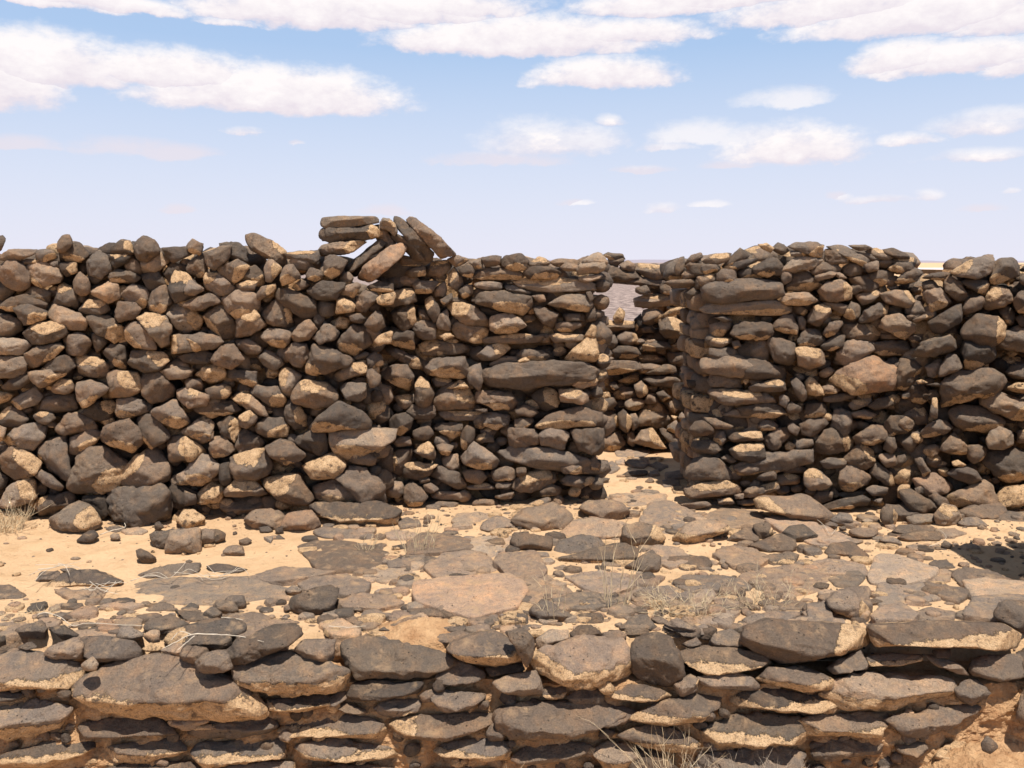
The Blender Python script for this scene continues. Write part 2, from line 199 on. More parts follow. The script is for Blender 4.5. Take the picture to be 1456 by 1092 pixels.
T('D', 800, 540, U, '''b0 35 4 39 2 42 6 38 8; b0 38 10 44 5 52 6 54 11 48 14 40 14; c6 53 4 58 1 64 6 63 10 56 14 54 9; b0 60 15 65 9 70 12 71 17 62 18; b0 69 10 74 8 80 13 74 16; c5 27 10 34 9 36 14 28 15; b0 26 15 37 13 40 18 36 22 27 21;
c2 46 17 50 14 60 15 60 20 52 23 47 21; c8 57 24 62 19 74 17 79 25 79 32 68 35 57 34; c6 76 17 80 13 85 22 82 25; b0 82 11 88 10 91 14 88 18 83 16; b6 27 22 35 22 41 28 43 36 36 36 30 34; b0 41 26 45 22 50 28 51 35 47 39 42 35; b0 49 26 54 25 57 34 52 37;
b0 78 34 84 30 87 36 83 40 77 37; c5 80 26 85 27 83 31; b2 85 28 88 24 92 28 88 32; b0 48 40 51 37 55 45 52 49 48 47; c9 53 46 58 37 66 36 76 50 70 50 58 48; b0 69 35 76 36 86 46 87 50 82 51 76 44; b0 84 42 92 43 93 46 87 47; b2 29 42 34 39 42 40 46 47 40 53 30 53''')
T('R', 800, 340, U, '''b0 83 20 86 14 90 13 90 22 86 27 83 25; b0 90 18 95 12 102 10 103 14 98 16 90 20; b0 90 20 96 15 101 22 94 24; c8 103 16 112 11 125 10 122 16 112 20 105 18; b0 97 15 102 14 103 19 99 20; b2 103 20 106 19 117 19 116 23 105 26 102 24;
b0 118 20 131 7 138 13 128 19 120 22; a0 118 21 132 15 143 15 136 20 124 24; b0 88 26 92 23 101 24 101 27 90 30; b0 75 32 82 30 98 29 99 34 88 36 78 34; c8 99 28 108 26 116 26 112 32 102 35; b0 114 26 118 22 128 23 128 31 120 33 114 31; b2 129 25 134 20 150 26 146 30 130 30;
b0 104 38 108 32 116 31 146 30 160 33 162 41 152 45 112 47 105 43; b0 90 40 96 36 103 38 104 46 94 45; c2 103 52 108 48 130 46 156 46 168 50 167 54 158 56 108 55; b0 94 58 101 57 110 62 108 69 96 68; b2 109 62 118 60 124 60 126 63 118 72 110 72; b0 112 58 120 57 126 60 120 61;
b2 124 70 128 62 144 61 154 64 156 71 144 75 130 74; c8 109 74 116 73 125 73 125 76 118 80 110 80; b0 96 74 104 72 109 75 108 80 98 80; b0 125 76 130 75 132 79 127 81; b0 109 81 122 80 129 82 130 88 120 90 110 88; b0 126 84 134 77 148 76 152 84 148 90 134 89;
c0 104 88 112 88 130 87 148 92 160 98 158 102 132 102 110 100 104 97; b0 87 100 94 98 102 100 100 106 90 106; b0 108 104 114 100 126 100 132 103 132 110 120 110 110 109; c5 133 104 137 102 138 106 135 108; b0 138 104 148 102 150 110 140 111''')
T('R', 800, 540, U, '''b8 108 10 110 6 118 8 128 12 140 9 146 9 152 14 150 17 120 18; c8 118 26 128 22 146 20 150 24 138 28 120 27; b0 94 36 98 31 104 30 112 36 110 40 100 42 95 40; c0 103 28 112 29 126 34 125 37 114 36; b0 111 42 114 38 119 38 121 44 118 49 112 46;
c0 95 50 97 45 110 45 118 50 118 55 100 54; b8 122 42 128 39 140 40 146 38 148 45 126 46; b8 124 52 132 48 148 48 150 58 138 61 128 58; b0 90 68 98 58 114 58 120 66 126 71 124 74 100 73 91 72; c8 91 80 104 76 120 74 130 80 130 83 116 86 96 88 92 85;
b0 116 58 122 55 129 60 124 62; b0 127 66 140 62 148 66 138 70 130 69; b0 88 92 106 90 110 93 100 95 90 95; b0 115 88 124 87 128 92 116 92; c2 133 84 138 79 150 79 150 84 138 87; b0 127 85 134 84 134 88 128 88; b0 128 89 144 88 146 92 130 93; a0 92 0 108 2 110 6 94 6''')
T('R', 1060, 330, U, '''c5 9 9 16 8 21 12 18 15 12 12; b0 20 12 24 8 28 9 33 14 27 17 21 14; b3 32 11 38 8 50 8 57 10 56 18 50 18 42 15; b0 33 14 40 14 48 18 40 19 34 18; b9 59 13 70 12 78 18 78 22 64 24 59 22; b0 60 11 70 10 80 14 90 19 93 23 86 25 76 18;
b0 76 10 88 9 94 12 84 14; c8 88 13 98 12 110 19 104 21 90 16; b0 78 14 92 16 104 20 94 22; b0 100 13 110 12 119 16 122 20 114 20 104 16; b0 108 19 118 18 122 24 126 20 124 27 110 28; b0 5 27 15 21 22 20 28 26 26 31 14 33 7 30; c0 25 30 36 19 48 18 57 21 50 27 36 30;
b0 48 28 56 22 68 24 70 29 60 32 50 32; b0 72 26 80 21 86 26 86 32 78 33 72 31; b0 88 24 98 21 98 28 90 30; b0 95 23 104 20 111 21 104 27 96 26; b0 106 27 112 22 122 23 124 27 116 30 108 29; b2 30 41 34 30 42 27 50 32 57 40 48 43 32 43; b0 25 30 34 27 34 36 28 39;
b0 51 33 62 29 68 30 64 34 54 36; b0 64 30 70 30 75 34 70 35; c2 26 51 30 45 46 45 54 51 44 54 30 54; b0 54 44 60 37 72 35 78 42 78 49 68 52 56 50; b0 76 34 90 32 98 36 98 43 88 44 80 40; b2 90 32 98 28 110 29 108 36 100 40 96 38; b0 75 42 82 37 88 43 78 47;
b2 110 37 118 29 126 26 131 30 126 36 116 39; b8 81 46 92 45 100 42 101 47 92 52 86 55; c9 100 46 112 43 120 44 125 51 120 56 104 52; b0 118 56 124 50 130 52 133 60 126 62 118 61; b8 46 66 50 55 56 53 62 55 63 60 54 69; c1 56 52 64 52 75 54 72 61 64 56;
c1 72 60 78 52 84 54 85 62 80 66 72 62; b0 84 66 88 58 98 53 106 54 104 60 94 66 86 67; b0 34 56 40 54 46 58 44 62 38 60; b2 19 70 28 61 34 61 39 70 38 76 26 73; b0 38 63 42 62 45 66 44 72 40 72; c2 100 70 104 62 114 60 124 68 125 73 118 79 112 77;
b0 57 75 62 67 72 65 72 68 66 76 60 78; c9 72 68 80 70 84 68 96 69 100 76 98 81 82 79 73 78; c2 38 80 44 72 52 72 58 78 58 82 50 85 40 84; b0 56 84 64 78 73 76 72 84 64 88 58 87; b0 16 82 18 78 36 82 38 92 33 98 22 96; c8 37 86 42 85 50 86 58 88 58 97 48 102 40 98;
b0 0 80 14 80 18 86 16 97 6 96 0 91; b0 65 96 72 84 80 80 94 82 97 86 90 90 78 97 68 99; b2 94 88 96 82 108 82 118 80 122 86 118 92 104 91; b0 100 75 108 73 114 79 100 79; r0 62 109 78 98 94 92 104 102 112 102 112 117 98 117 80 118 66 112;
b0 122 80 129 69 133 72 134 78 124 86; b0 0 93 14 95 30 104 28 109 0 108; c0 16 97 28 100 30 104 22 106; b0 54 104 62 99 66 103 60 107 55 107; b2 108 100 118 93 130 99 128 106 118 112 110 108; b0 118 62 126 60 130 61 122 66''')
T('R', 1060, 530, U, '''b8 3 10 28 3 29 13 20 14 4 14; b0 33 5 38 4 43 10 46 18 42 22 37 16; c5 44 8 48 3 54 8 59 15 52 17 46 16; b0 57 10 62 9 71 13 64 16 58 15; b0 0 14 16 15 24 23 10 23 -4 21; b2 -6 26 12 23 26 24 29 30 20 33 -2 32; b0 58 18 70 15 82 15 80 19 64 22 58 21;
b8 76 24 80 20 88 20 89 24 80 28; b9 90 25 96 20 110 16 115 18 112 23 96 28; b2 119 14 124 10 131 9 138 17 130 23 120 20; b0 113 8 116 2 128 -2 128 4 120 10 113 11; b0 25 18 28 16 33 19 30 26 25 23; b0 30 25 33 21 42 26 41 29 32 29; b2 44 28 46 23 60 22 60 31 52 33 44 33;
b0 64 34 66 28 71 26 78 30 78 46 72 45 63 41; b0 78 30 88 27 97 31 92 34 80 33; b0 40 38 46 34 62 33 64 35 50 47 42 45; b2 9 40 12 35 18 35 24 39 22 42 10 43; b0 13 48 22 42 30 41 32 46 26 55 20 57 14 53; b0 31 38 35 37 40 41 38 47 32 43; b0 0 46 8 43 13 49 0 51;
b0 36 52 42 49 49 49 50 54 38 57; c5 29 54 32 51 37 53 35 58 30 57; b0 80 48 92 40 100 38 106 44 104 50 94 53 82 53; c6 50 56 58 43 64 42 75 46 81 50 78 56 68 60 54 59; b2 102 38 107 32 113 31 117 38 120 44 106 47; b8 116 32 124 24 132 26 135 34 134 38 122 37 116 36;
b0 114 51 128 42 130 45 124 58 120 58; b0 102 56 104 48 110 48 112 56 108 60; c8 0 53 12 52 13 58 10 68 0 66; b2 -6 68 0 68 10 64 12 60 28 58 48 58 50 66 30 71 4 75 -8 74; c9 72 64 80 56 88 54 94 58 95 66 88 72 76 68; b0 55 66 62 63 74 64 74 70 60 71; b0 98 62 100 60 110 60 112 68 104 70;
b0 107 70 112 62 118 59 120 64 114 70; b2 70 72 76 68 82 70 92 77 90 82 74 88 70 82; b0 92 74 96 65 100 68 108 74 110 83 104 83 98 78; c8 44 74 50 71 56 73 64 82 58 86 48 87 44 82; b0 24 70 34 68 45 70 44 74 30 74; c8 23 76 30 74 40 76 40 82 24 83; b0 8 78 14 74 22 73 22 79 10 80;
c8 -2 88 10 84 24 80 24 86 8 92 -2 92; c5 109 78 114 72 124 69 125 76 122 83 112 82; b0 50 92 54 88 64 88 64 94 56 97 50 94; b0 66 89 76 88 89 87 88 90 74 93; b0 89 86 94 83 105 85 104 90 94 91; b2 58 98 70 94 86 91 92 94 90 98 74 100 60 101; b0 93 94 102 92 100 97''')
T('E', 1276, 340, W, '''b0 28 45 40 39 58 38 62 42 54 48 36 46; b7 60 38 85 24 98 18 108 18 111 24 106 38 92 45 70 43; b2 108 48 108 30 118 23 134 23 139 30 140 42 112 52; b0 28 50 40 47 48 56 40 60 30 58; b2 30 62 38 56 50 56 56 68 64 73 50 80 40 83; c9 54 48 60 43 72 50 82 66 76 71 66 68 56 60;
b3 74 50 80 46 98 52 106 48 105 58 100 65 84 56; c7 98 74 108 54 114 54 128 58 133 70 122 78 104 81; b0 75 80 80 70 96 64 101 70 96 80 78 88; b0 36 95 50 86 64 78 72 74 74 84 73 94 60 96 52 108 42 108; b6 74 108 80 97 92 88 116 90 125 100 120 115 108 124 92 122 80 118;
b0 114 78 122 76 132 80 136 90 133 100 126 100 120 88; b0 134 72 140 62 148 58 160 60 160 84 140 84; b0 140 45 150 40 160 42 160 56 144 52; a0 140 36 150 28 158 28 158 40; b8 136 90 148 86 160 88 160 104 142 100; c6 17 93 32 86 36 90 22 96''')
T('E', 1276, 470, W, '''c2 15 30 30 13 42 10 56 10 60 6 66 12 66 22 54 26 30 31; c3 4 34 16 34 27 42 24 50 12 60 -2 64 -4 56 0 48; b3 31 41 48 36 49 44 45 54 36 52; b0 48 52 50 40 58 26 67 28 72 38 76 42 64 46 54 52; b0 116 14 124 0 138 -4 156 2 160 24 134 22 118 18; a0 75 25 77 12 88 22 98 28 114 18 115 30 100 36 92 44 78 42;
b0 50 62 56 55 62 50 80 46 106 47 122 56 120 68 104 68 90 78 70 84 54 88 50 80; b0 124 48 132 40 146 38 158 56 134 54; c5 126 66 136 60 158 60 158 72 134 71; c0 96 76 104 70 118 70 130 78 150 90 162 104 134 103 112 94 98 86; b2 60 93 70 85 88 86 112 93 122 104 118 112 100 116 78 114 66 108;
b8 37 98 40 78 46 78 46 100 38 100; c5 22 58 28 56 35 60 24 61; b0 34 62 46 60 50 64 40 64''')
T('E', 1276, 600, W, '''b2 27 12 36 2 48 -2 60 0 64 5 58 12 44 16 30 18; c0 29 34 34 28 44 25 50 30 46 38 36 40; c2 48 32 64 12 70 18 81 29 80 37 64 36; b0 80 36 82 27 96 27 104 30 98 42 88 48 82 44; c0 102 20 108 10 118 5 132 13 133 26 120 31 106 30; b2 96 42 104 33 132 30 146 37 160 60 140 66 126 70 110 60 102 52;
c5 63 46 70 44 80 50 72 52 64 50; a0 58 60 64 54 76 52 90 56 96 66 84 72 70 66; c5 114 84 120 76 138 73 158 74 158 88 130 102 120 100; b0 20 44 28 42 34 54 38 58 32 64 28 60; r0 19 66 30 62 43 60 55 65 64 76 52 83 38 88 24 80; c0 55 86 70 80 98 68 108 74 115 98 100 98 66 98;
b0 138 10 158 8 158 22 138 24; b0 20 76 26 74 32 78 28 84 20 82; b0 34 86 44 80 58 90 60 96 46 98''')
# terrace: k = standing stone, f = slab bedded in the sand
T('G', 0, 690, V3, '''k c9 34 23 46 16 54 12 62 14 70 25 70 28 55 34 36 34; k a0 53 38 60 32 65 31 68 35 64 39 55 40; k b0 76 35 78 33 82 34 83 37 77 38; k a0 107 26 110 25 113 29 110 31 107 30; k c5 122 25 127 17 133 17 141 22 140 28 128 29; f b0 73 29 80 27 87 29 80 31; f c0 84 30 95 28 102 30 98 32 88 32;
k b0 103 34 108 32 122 31 121 41 108 43; k c0 115 40 118 32 135 30 138 31 138 46 128 47 115 47; k b0 138 31 150 31 155 33 155 38 148 41 138 41; k b0 94 45 98 44 107 50 107 54 98 53 95 49; f b0 -4 68 6 68 18 74 14 76 -4 76; k b0 25 67 28 60 40 59 42 63 36 67;
k a2 22 74 30 70 45 61 55 59 75 62 84 66 80 70 60 71 38 73; k b0 41 58 50 57 53 59 48 62; f c0 38 71 75 70 70 76 50 77; f c0 87 72 93 66 110 63 140 64 175 63 200 70 185 76 150 80 100 79; k b0 92 64 100 60 118 55 136 54 137 59 128 62 98 65; k a0 143 56 150 54 158 55 170 58 160 61 146 59;
f b0 70 82 85 80 100 81 90 84 72 83; k b0 100 86 112 81 120 83 120 87 104 88; k a0 128 84 132 81 137 83 137 85 129 85; k b0 121 86 128 87 150 89 148 92 134 95 128 92; f c0 72 93 88 90 98 91 97 96 82 97; f c0 0 95 16 94 25 96 12 101 0 103; f b0 26 91 38 90 43 92 36 97 28 95;
k b0 10 101 16 97 28 94 32 99 30 105 12 106; k b0 34 98 44 97 56 104 54 108 42 106; k b0 58 96 60 95 64 97 63 98 59 98; f c0 50 98 75 99 80 102 70 106 54 103; k b0 81 104 84 98 90 97 99 103 96 107 86 108; k b0 100 98 106 92 118 90 130 96 118 104 106 102; k c0 99 104 104 100 110 100 110 108 102 109;
k b7 115 106 122 99 140 94 160 92 168 96 168 104 140 108 120 112; k a0 -4 104 3 104 4 110 -2 112; f b0 6 110 16 107 20 110 12 112''')
T('G', 0, 867, V3, '''k a0 57 20 60 18 78 22 92 22 97 28 96 33 70 35 58 32; k b0 31 30 36 25 52 20 57 24 56 33 36 34; f c0 24 26 36 20 42 18 40 22 28 27; k b0 12 26 22 22 26 26 18 28; k c0 56 38 64 32 68 37 66 42 58 42; f b0 70 38 76 33 95 33 97 36 80 38; k c5 98 27 104 23 112 26 108 29 100 29; f c5 98 34 104 30 120 32 124 35 110 36 98 37;
k b0 124 32 128 24 142 27 144 33 136 37 126 35; k b0 130 26 135 18 158 16 160 26 148 28; k b0 136 36 142 30 156 28 160 40 148 44 138 42; k c0 110 28 122 24 132 24 124 32 114 30''')
T('F', 0, 867, V3, '''b2 -4 34 6 30 12 27 22 32 50 36 55 42 54 47 45 54 20 54 -4 54; b2 49 69 49 54 60 46 84 37 125 34 140 43 158 47 170 56 181 68 180 71 160 75 145 70 125 62 100 66 70 70; b8 -4 58 0 56 18 57 18 60 8 63 -4 63; b2 -4 68 12 65 20 62 30 63 47 68 47 78 30 84 10 90 -4 94; b0 54 82 60 78 76 76 92 72 106 73 118 82 119 86 104 84 80 87 56 89;
c7 116 78 122 71 134 70 144 74 144 77 132 82 120 82; b2 -4 103 14 95 40 89 62 92 64 95 56 101 40 105 20 107 -4 107; b0 67 98 70 95 90 92 120 88 124 92 127 97 120 101 95 105 75 104; b0 70 110 90 106 130 105 138 110 130 116 70 116; b0 34 110 45 107 60 108 64 116 34 116; c0 24 90 28 85 31 87 30 90 25 91''')
T('G', 290, 867, V3, '''k b0 -4 38 20 30 46 12 62 10 66 18 55 26 30 34 14 40 -2 43; f c0 62 14 80 10 84 20 66 22; k b0 63 28 70 21 90 21 89 34 84 36 70 33; f b0 -4 22 10 18 30 16 34 20 8 30 -4 30; k b0 101 22 108 18 125 19 130 24 110 25''')
T('F', 290, 867, V3, '''b2 23 50 24 38 34 34 56 30 70 33 98 43 98 50 97 56 80 57 60 58 46 58 36 53; c0 97 26 100 23 120 20 130 22 155 26 168 32 174 37 170 45 150 48 120 48 108 46 98 34; a0 99 60 104 50 120 49 150 50 148 58 125 62 108 62; b0 117 68 124 63 140 61 150 62 146 70 134 74 122 73; a2 44 62 60 60 85 58 86 66 70 70 46 69; b0 83 62 92 57 100 57 97 62 88 67;
c0 91 68 97 64 112 69 112 72 100 72; b2 52 84 60 76 85 72 112 74 122 79 125 87 110 88 60 88; b2 64 95 70 91 95 89 125 94 134 101 125 103 100 105 72 102; b0 10 110 30 105 60 105 62 116 10 116; b8 -16 86 0 80 25 74 40 72 48 76 50 81 40 86 25 89 5 88; b2 -9 100 0 92 20 90 54 89 56 93 54 103 30 106 5 108 -8 106; b0 70 110 100 107 130 109 130 116 70 116''')
T('G', 580, 867, V3, '''k b0 18 22 22 17 35 15 45 17 40 22 22 24; k b0 44 12 54 11 64 13 62 16 46 16; k b0 54 10 60 8 74 9 73 13 60 13; k b0 75 12 84 10 98 12 96 16 80 16; k c0 89 20 98 14 110 14 110 20 94 25 90 27; k b0 112 16 120 11 126 11 134 17 130 20 115 21; k b0 136 18 142 14 150 16 150 21 137 21; k b0 116 6 122 4 134 4 135 9 124 11 117 8; k b0 68 16 80 14 86 20 86 30 82 40 78 32 74 22''')
T('F', 580, 867, V3, '''b3 28 28 32 22 50 16 60 15 74 22 79 28 78 34 60 38 40 36; b0 20 46 32 34 40 38 52 43 53 47 40 52 24 50; b0 53 40 64 38 78 37 80 42 66 45 58 46; c8 59 50 75 44 88 42 92 50 93 58 80 60 66 57; r0 85 33 95 26 115 20 145 20 151 28 152 44 140 50 118 52 100 46 90 42; b2 92 56 96 53 108 53 109 60 100 62 93 61; b0 110 60 118 54 132 54 136 61 132 65 114 64;
b0 14 57 20 55 40 57 52 58 52 61 42 68 26 72 18 64; b0 62 73 66 68 80 64 120 62 148 68 158 72 150 78 130 83 100 88 75 88 66 82; b2 14 100 25 93 48 88 66 91 70 97 69 103 45 103 20 102; b8 73 102 82 94 110 91 126 93 124 98 116 103 95 106 78 106; b0 54 86 60 76 66 84 66 90 56 90; c2 128 98 135 92 150 92 156 98 158 106 148 112 134 107; b0 90 112 120 108 148 109 148 116 90 116;
b0 -4 64 6 62 5 70 -4 74; c7 -10 79 0 74 20 75 40 71 58 72 60 76 52 81 30 88 15 90 -2 87; b0 8 112 40 108 60 112 56 118 8 118''')
T('G', 870, 867, V3, '''k b0 6 13 16 4 24 4 30 12 24 17 10 16; k b0 -6 16 4 14 10 17 8 23 -6 21; f b0 30 16 42 14 54 20 50 24 38 24; k b0 36 10 46 6 60 14 62 20 50 16; k b0 48 24 58 19 62 24 54 26; k b0 67 24 72 16 82 14 92 20 92 25 76 26; k b0 84 14 94 10 94 17 88 18''')
T('F', 870, 867, V3, '''b8 12 30 18 20 30 16 40 20 47 34 49 46 40 52 28 52 16 42; b0 92 22 94 12 105 8 140 9 170 12 181 17 178 22 160 30 135 35 115 36 104 30; c2 44 31 56 26 75 26 100 29 111 38 95 40 80 45 66 44 54 38; b2 101 48 110 41 130 38 140 44 151 48 150 54 135 55 120 53; b0 60 46 72 48 85 43 96 46 103 54 98 56 70 54 62 51; b0 42 52 54 45 60 48 58 56 48 60; b3 -5 57 5 53 20 52 33 55 40 59 35 62 20 63 5 62;
b2 9 74 20 70 36 67 58 57 74 60 74 68 60 76 42 78 30 74 12 76; b2 82 62 95 56 108 54 118 60 135 63 152 60 156 66 140 71 110 68 90 67; c2 62 84 75 76 86 71 100 75 136 76 137 82 125 92 100 94 70 94; b2 4 87 15 82 32 79 50 84 62 94 60 100 40 98 20 93; b0 8 104 16 96 26 96 36 102 45 110 40 116 10 116; b0 60 100 75 95 110 92 132 98 130 108 120 116 62 116; b0 -6 68 0 67 10 72 6 79 -6 82; c5 -6 94 2 92 8 98 8 108 -6 110; b0 138 97 150 90 152 104 140 104''')
T('F', 1156, 867, V3, '''b2 42 12 46 10 90 8 128 10 150 22 158 27 130 27 100 22 80 22 64 20 48 24 44 20; b0 10 40 22 32 32 28 37 38 36 41 16 44; b2 38 32 55 30 74 31 75 35 60 38 40 39; b0 76 31 85 32 100 37 106 44 100 44 86 38; a0 82 28 94 27 95 33 86 33; b0 108 42 112 34 120 32 142 31 145 34 144 46 130 49 116 48; c0 8 58 16 50 30 45 50 44 85 46 98 52 96 56 80 62 60 67 35 68 20 64; b2 -4 44 6 44 10 51 0 54 -4 54; b0 -10 64 0 61 12 61 15 64 5 70 -10 73;
b0 98 54 104 49 110 47 122 57 120 60 110 66 100 60; b0 50 76 58 73 85 70 104 65 112 66 115 69 95 80 75 87 64 87; b0 141 30 150 26 158 28 158 46 145 44; b8 141 72 144 58 150 48 160 50 160 76 148 80 142 76; c0 57 94 75 91 78 96 72 102 60 98; c5 82 104 90 94 100 90 110 96 110 101 100 104 86 108; c0 78 114 100 103 135 98 148 110 152 118 78 118; b0 -4 106 2 108 2 116 -4 116; c0 -14 78 0 74 30 71 50 70 50 80 45 87 20 86 -8 86; c0 0 92 10 89 30 90 54 93 55 97 48 99 20 103 8 104 2 98''')
T('G', 290, 690, V3, '''k b0 -4 32 0 30 7 31 7 38 0 42 -4 41; k c8 12 10 24 7 36 6 42 12 36 20 28 22 14 20; k c0 28 24 34 17 46 16 56 22 52 30 40 32 32 30; k r0 54 28 58 20 74 17 80 28 70 33 56 33; k b2 74 14 80 12 110 14 118 12 134 17 132 26 118 31 104 30 76 20; k a0 38 29 44 28 48 32 40 33; k a0 49 30 54 28 55 34 50 34; k a0 45 38 52 34 57 38; f b0 41 35 48 35 46 38; k b0 24 38 30 36 33 38 31 41 25 41;
k b0 13 46 18 42 26 42 28 48 20 49 13 49; k b0 77 32 84 29 114 32 120 36 118 39 100 38 80 36; f b0 65 40 76 37 100 38 130 42 128 50 110 56 80 56 78 48; f b0 134 24 148 22 150 26 136 28; f b0 125 32 130 30 148 32 146 35 128 35; k b0 130 42 142 40 150 40 148 43 134 45; f b0 126 52 140 48 152 48 150 54 128 55; f b0 30 62 50 56 70 56 90 58 70 62 45 65; f b0 66 66 74 62 100 61 114 65 112 70 100 74 82 72 70 70;
f c0 106 58 120 55 155 56 150 62 124 65 112 61; k b0 56 72 62 69 67 72 66 75 58 75; f c0 44 74 54 72 60 77 46 77; k b0 60 84 61 78 74 72 86 70 92 72 90 80 88 86 72 90 62 88; k b0 55 84 60 82 62 86 56 87; k b0 14 80 18 76 27 76 29 82 26 86 20 85; k c0 6 84 10 79 20 80 23 86 20 89 8 87; k b0 0 88 6 84 12 88 12 92 0 93; k c0 -4 94 10 92 13 96 10 103 -2 104; f b0 12 92 20 88 36 87 46 90 44 94 20 97; f b0 14 96 40 92 60 92 64 96 50 100 25 103;
k b0 52 92 57 90 58 93; k b0 93 85 97 84 99 86; k b0 102 86 106 84 110 86 108 88; f b0 92 78 110 74 130 75 138 79 120 83 96 82; f b0 118 72 122 70 130 70 124 73; k b0 98 93 104 91 108 93 114 98 106 98; f c0 78 94 88 90 94 91 108 98 106 101 90 102; k c0 117 90 120 87 130 89 126 93; k b0 127 92 132 91 134 94 130 97; k b0 137 91 142 88 152 87 150 93 140 94; k b0 120 100 124 98 128 100 126 102; k b0 116 106 124 104 128 107 118 108; k c0 108 106 112 102 116 107; k c0 126 102 130 96 140 92 150 90 152 100 140 103''')
T('G', 580, 690, V3, '''k b0 -4 23 0 22 4 24 4 26 -4 27; k c0 11 22 14 20 16 23 14 26 11 24; k c2 31 28 36 20 50 19 70 23 72 28 66 30 40 30; k b0 49 33 53 26 62 22 72 25 74 30 60 34; k c0 72 24 82 16 100 12 112 20 112 30 100 34 84 32 74 28; k b0 81 28 84 25 110 25 112 27 100 34 86 33; k b0 119 16 124 11 145 11 152 18 143 26 128 22; k c8 102 36 115 24 130 22 145 27 160 28 166 34 158 39 140 40 120 38; k b0 101 46 106 38 120 34 130 36 136 42 120 48 106 50;
f b0 0 38 10 32 28 32 42 37 44 42 20 44 0 44; k b0 71 40 74 33 98 36 99 43 94 49 84 44 72 46; f c0 44 46 44 36 70 34 71 38 66 46 54 48; f b0 11 54 25 46 50 45 63 55 50 60 25 63 18 60; f b0 59 50 62 47 88 44 96 56 92 60 70 60 64 54; f r0 4 70 6 64 40 62 70 61 80 66 82 70 74 80 60 82 44 86 20 80 8 76; f c0 70 62 90 58 105 66 118 73 100 80 84 78 82 70 76 66; f c0 118 73 140 75 150 78 140 82 120 84 105 82 100 78; k c2 98 52 120 46 148 40 158 44 156 55 140 58 124 59 100 54;
k b0 100 57 108 55 112 58 106 61; k b0 113 60 118 59 120 61 115 62; f b0 109 62 130 59 152 61 156 68 136 74 120 68; k b0 82 71 88 68 94 71 90 74 83 74; f b0 58 84 70 81 86 81 84 90 66 90; k b0 84 88 94 79 100 82 118 92 116 97 94 94; k b0 116 90 124 89 134 89 135 95 126 97 118 95; k b0 0 86 10 85 22 87 27 92 26 95 18 94 4 90; k c0 0 92 10 88 17 95 16 100 2 100; k b0 18 86 24 83 28 88 26 90; k b0 7 79 10 77 14 79 12 81; f c0 14 81 20 80 22 82 18 83; f b0 41 93 46 91 51 94 46 96; k b0 18 98 28 95 36 101 20 101; f b0 -4 50 10 48 22 50 20 56 0 56''')
T('G', 870, 690, V3, '''k c9 8 40 9 28 18 26 30 28 36 36 33 40 24 44 12 42; f c0 0 8 10 5 38 6 36 10 14 13; f b0 20 22 26 12 40 11 50 18 62 20 52 26 38 30 20 26; f c0 60 22 78 14 100 16 106 22 100 27 82 28 64 25; k c3 43 36 52 27 64 24 78 27 80 31 60 40 48 43; k b0 79 38 92 29 98 30 102 39 88 41; k c6 98 28 108 26 112 34 102 40; k b4 99 10 102 8 135 8 152 20 158 26 150 29 124 22 102 16; f r0 105 22 120 20 150 28 165 34 160 38 140 38 118 30;
k b0 117 34 124 28 132 27 142 35 136 40 126 40; k b0 94 42 104 38 116 34 126 38 124 45 112 48; k c8 104 49 112 50 122 46 129 48 126 54 112 56 106 53; f c0 70 46 80 41 100 43 108 48 104 52 84 54; f b0 -4 42 8 41 18 46 10 52 -4 54; k b0 10 56 22 50 28 45 33 50 32 58 26 62 14 60; f b0 20 48 30 42 48 44 56 50 40 54; k b0 32 58 40 50 52 48 64 50 70 56 50 60; k c0 73 54 76 50 80 52 80 56 74 56; f b0 88 62 100 57 130 55 150 62 150 70 130 73 105 71 94 67;
f b0 42 66 50 61 80 62 96 68 94 70 75 71 55 72; f b0 0 64 10 62 36 62 30 67 10 67; k b0 10 69 14 65 21 69 18 71; f b0 5 75 12 70 40 70 56 74 50 82 25 82; f b0 52 84 54 76 66 70 72 74 66 82; k b0 139 70 142 67 150 68 148 72 142 73; k b0 131 88 134 82 150 80 160 84 156 92 138 90; f b0 112 81 124 78 134 80 130 84 114 84; f b0 90 90 110 86 130 86 120 93 100 95; f b0 115 95 130 90 160 90 160 97 140 98; k b0 60 86 70 82 82 84 80 88 66 90; k b0 27 92 32 90 40 94 34 97; k b0 36 98 44 92 58 98 64 104 56 106; k b0 56 98 64 96 70 102 62 104; k b0 80 84 92 81 100 83 98 87 84 88; k a0 -4 78 2 74 5 76 2 80 -4 82; k b0 14 82 18 80 24 81 22 84''')
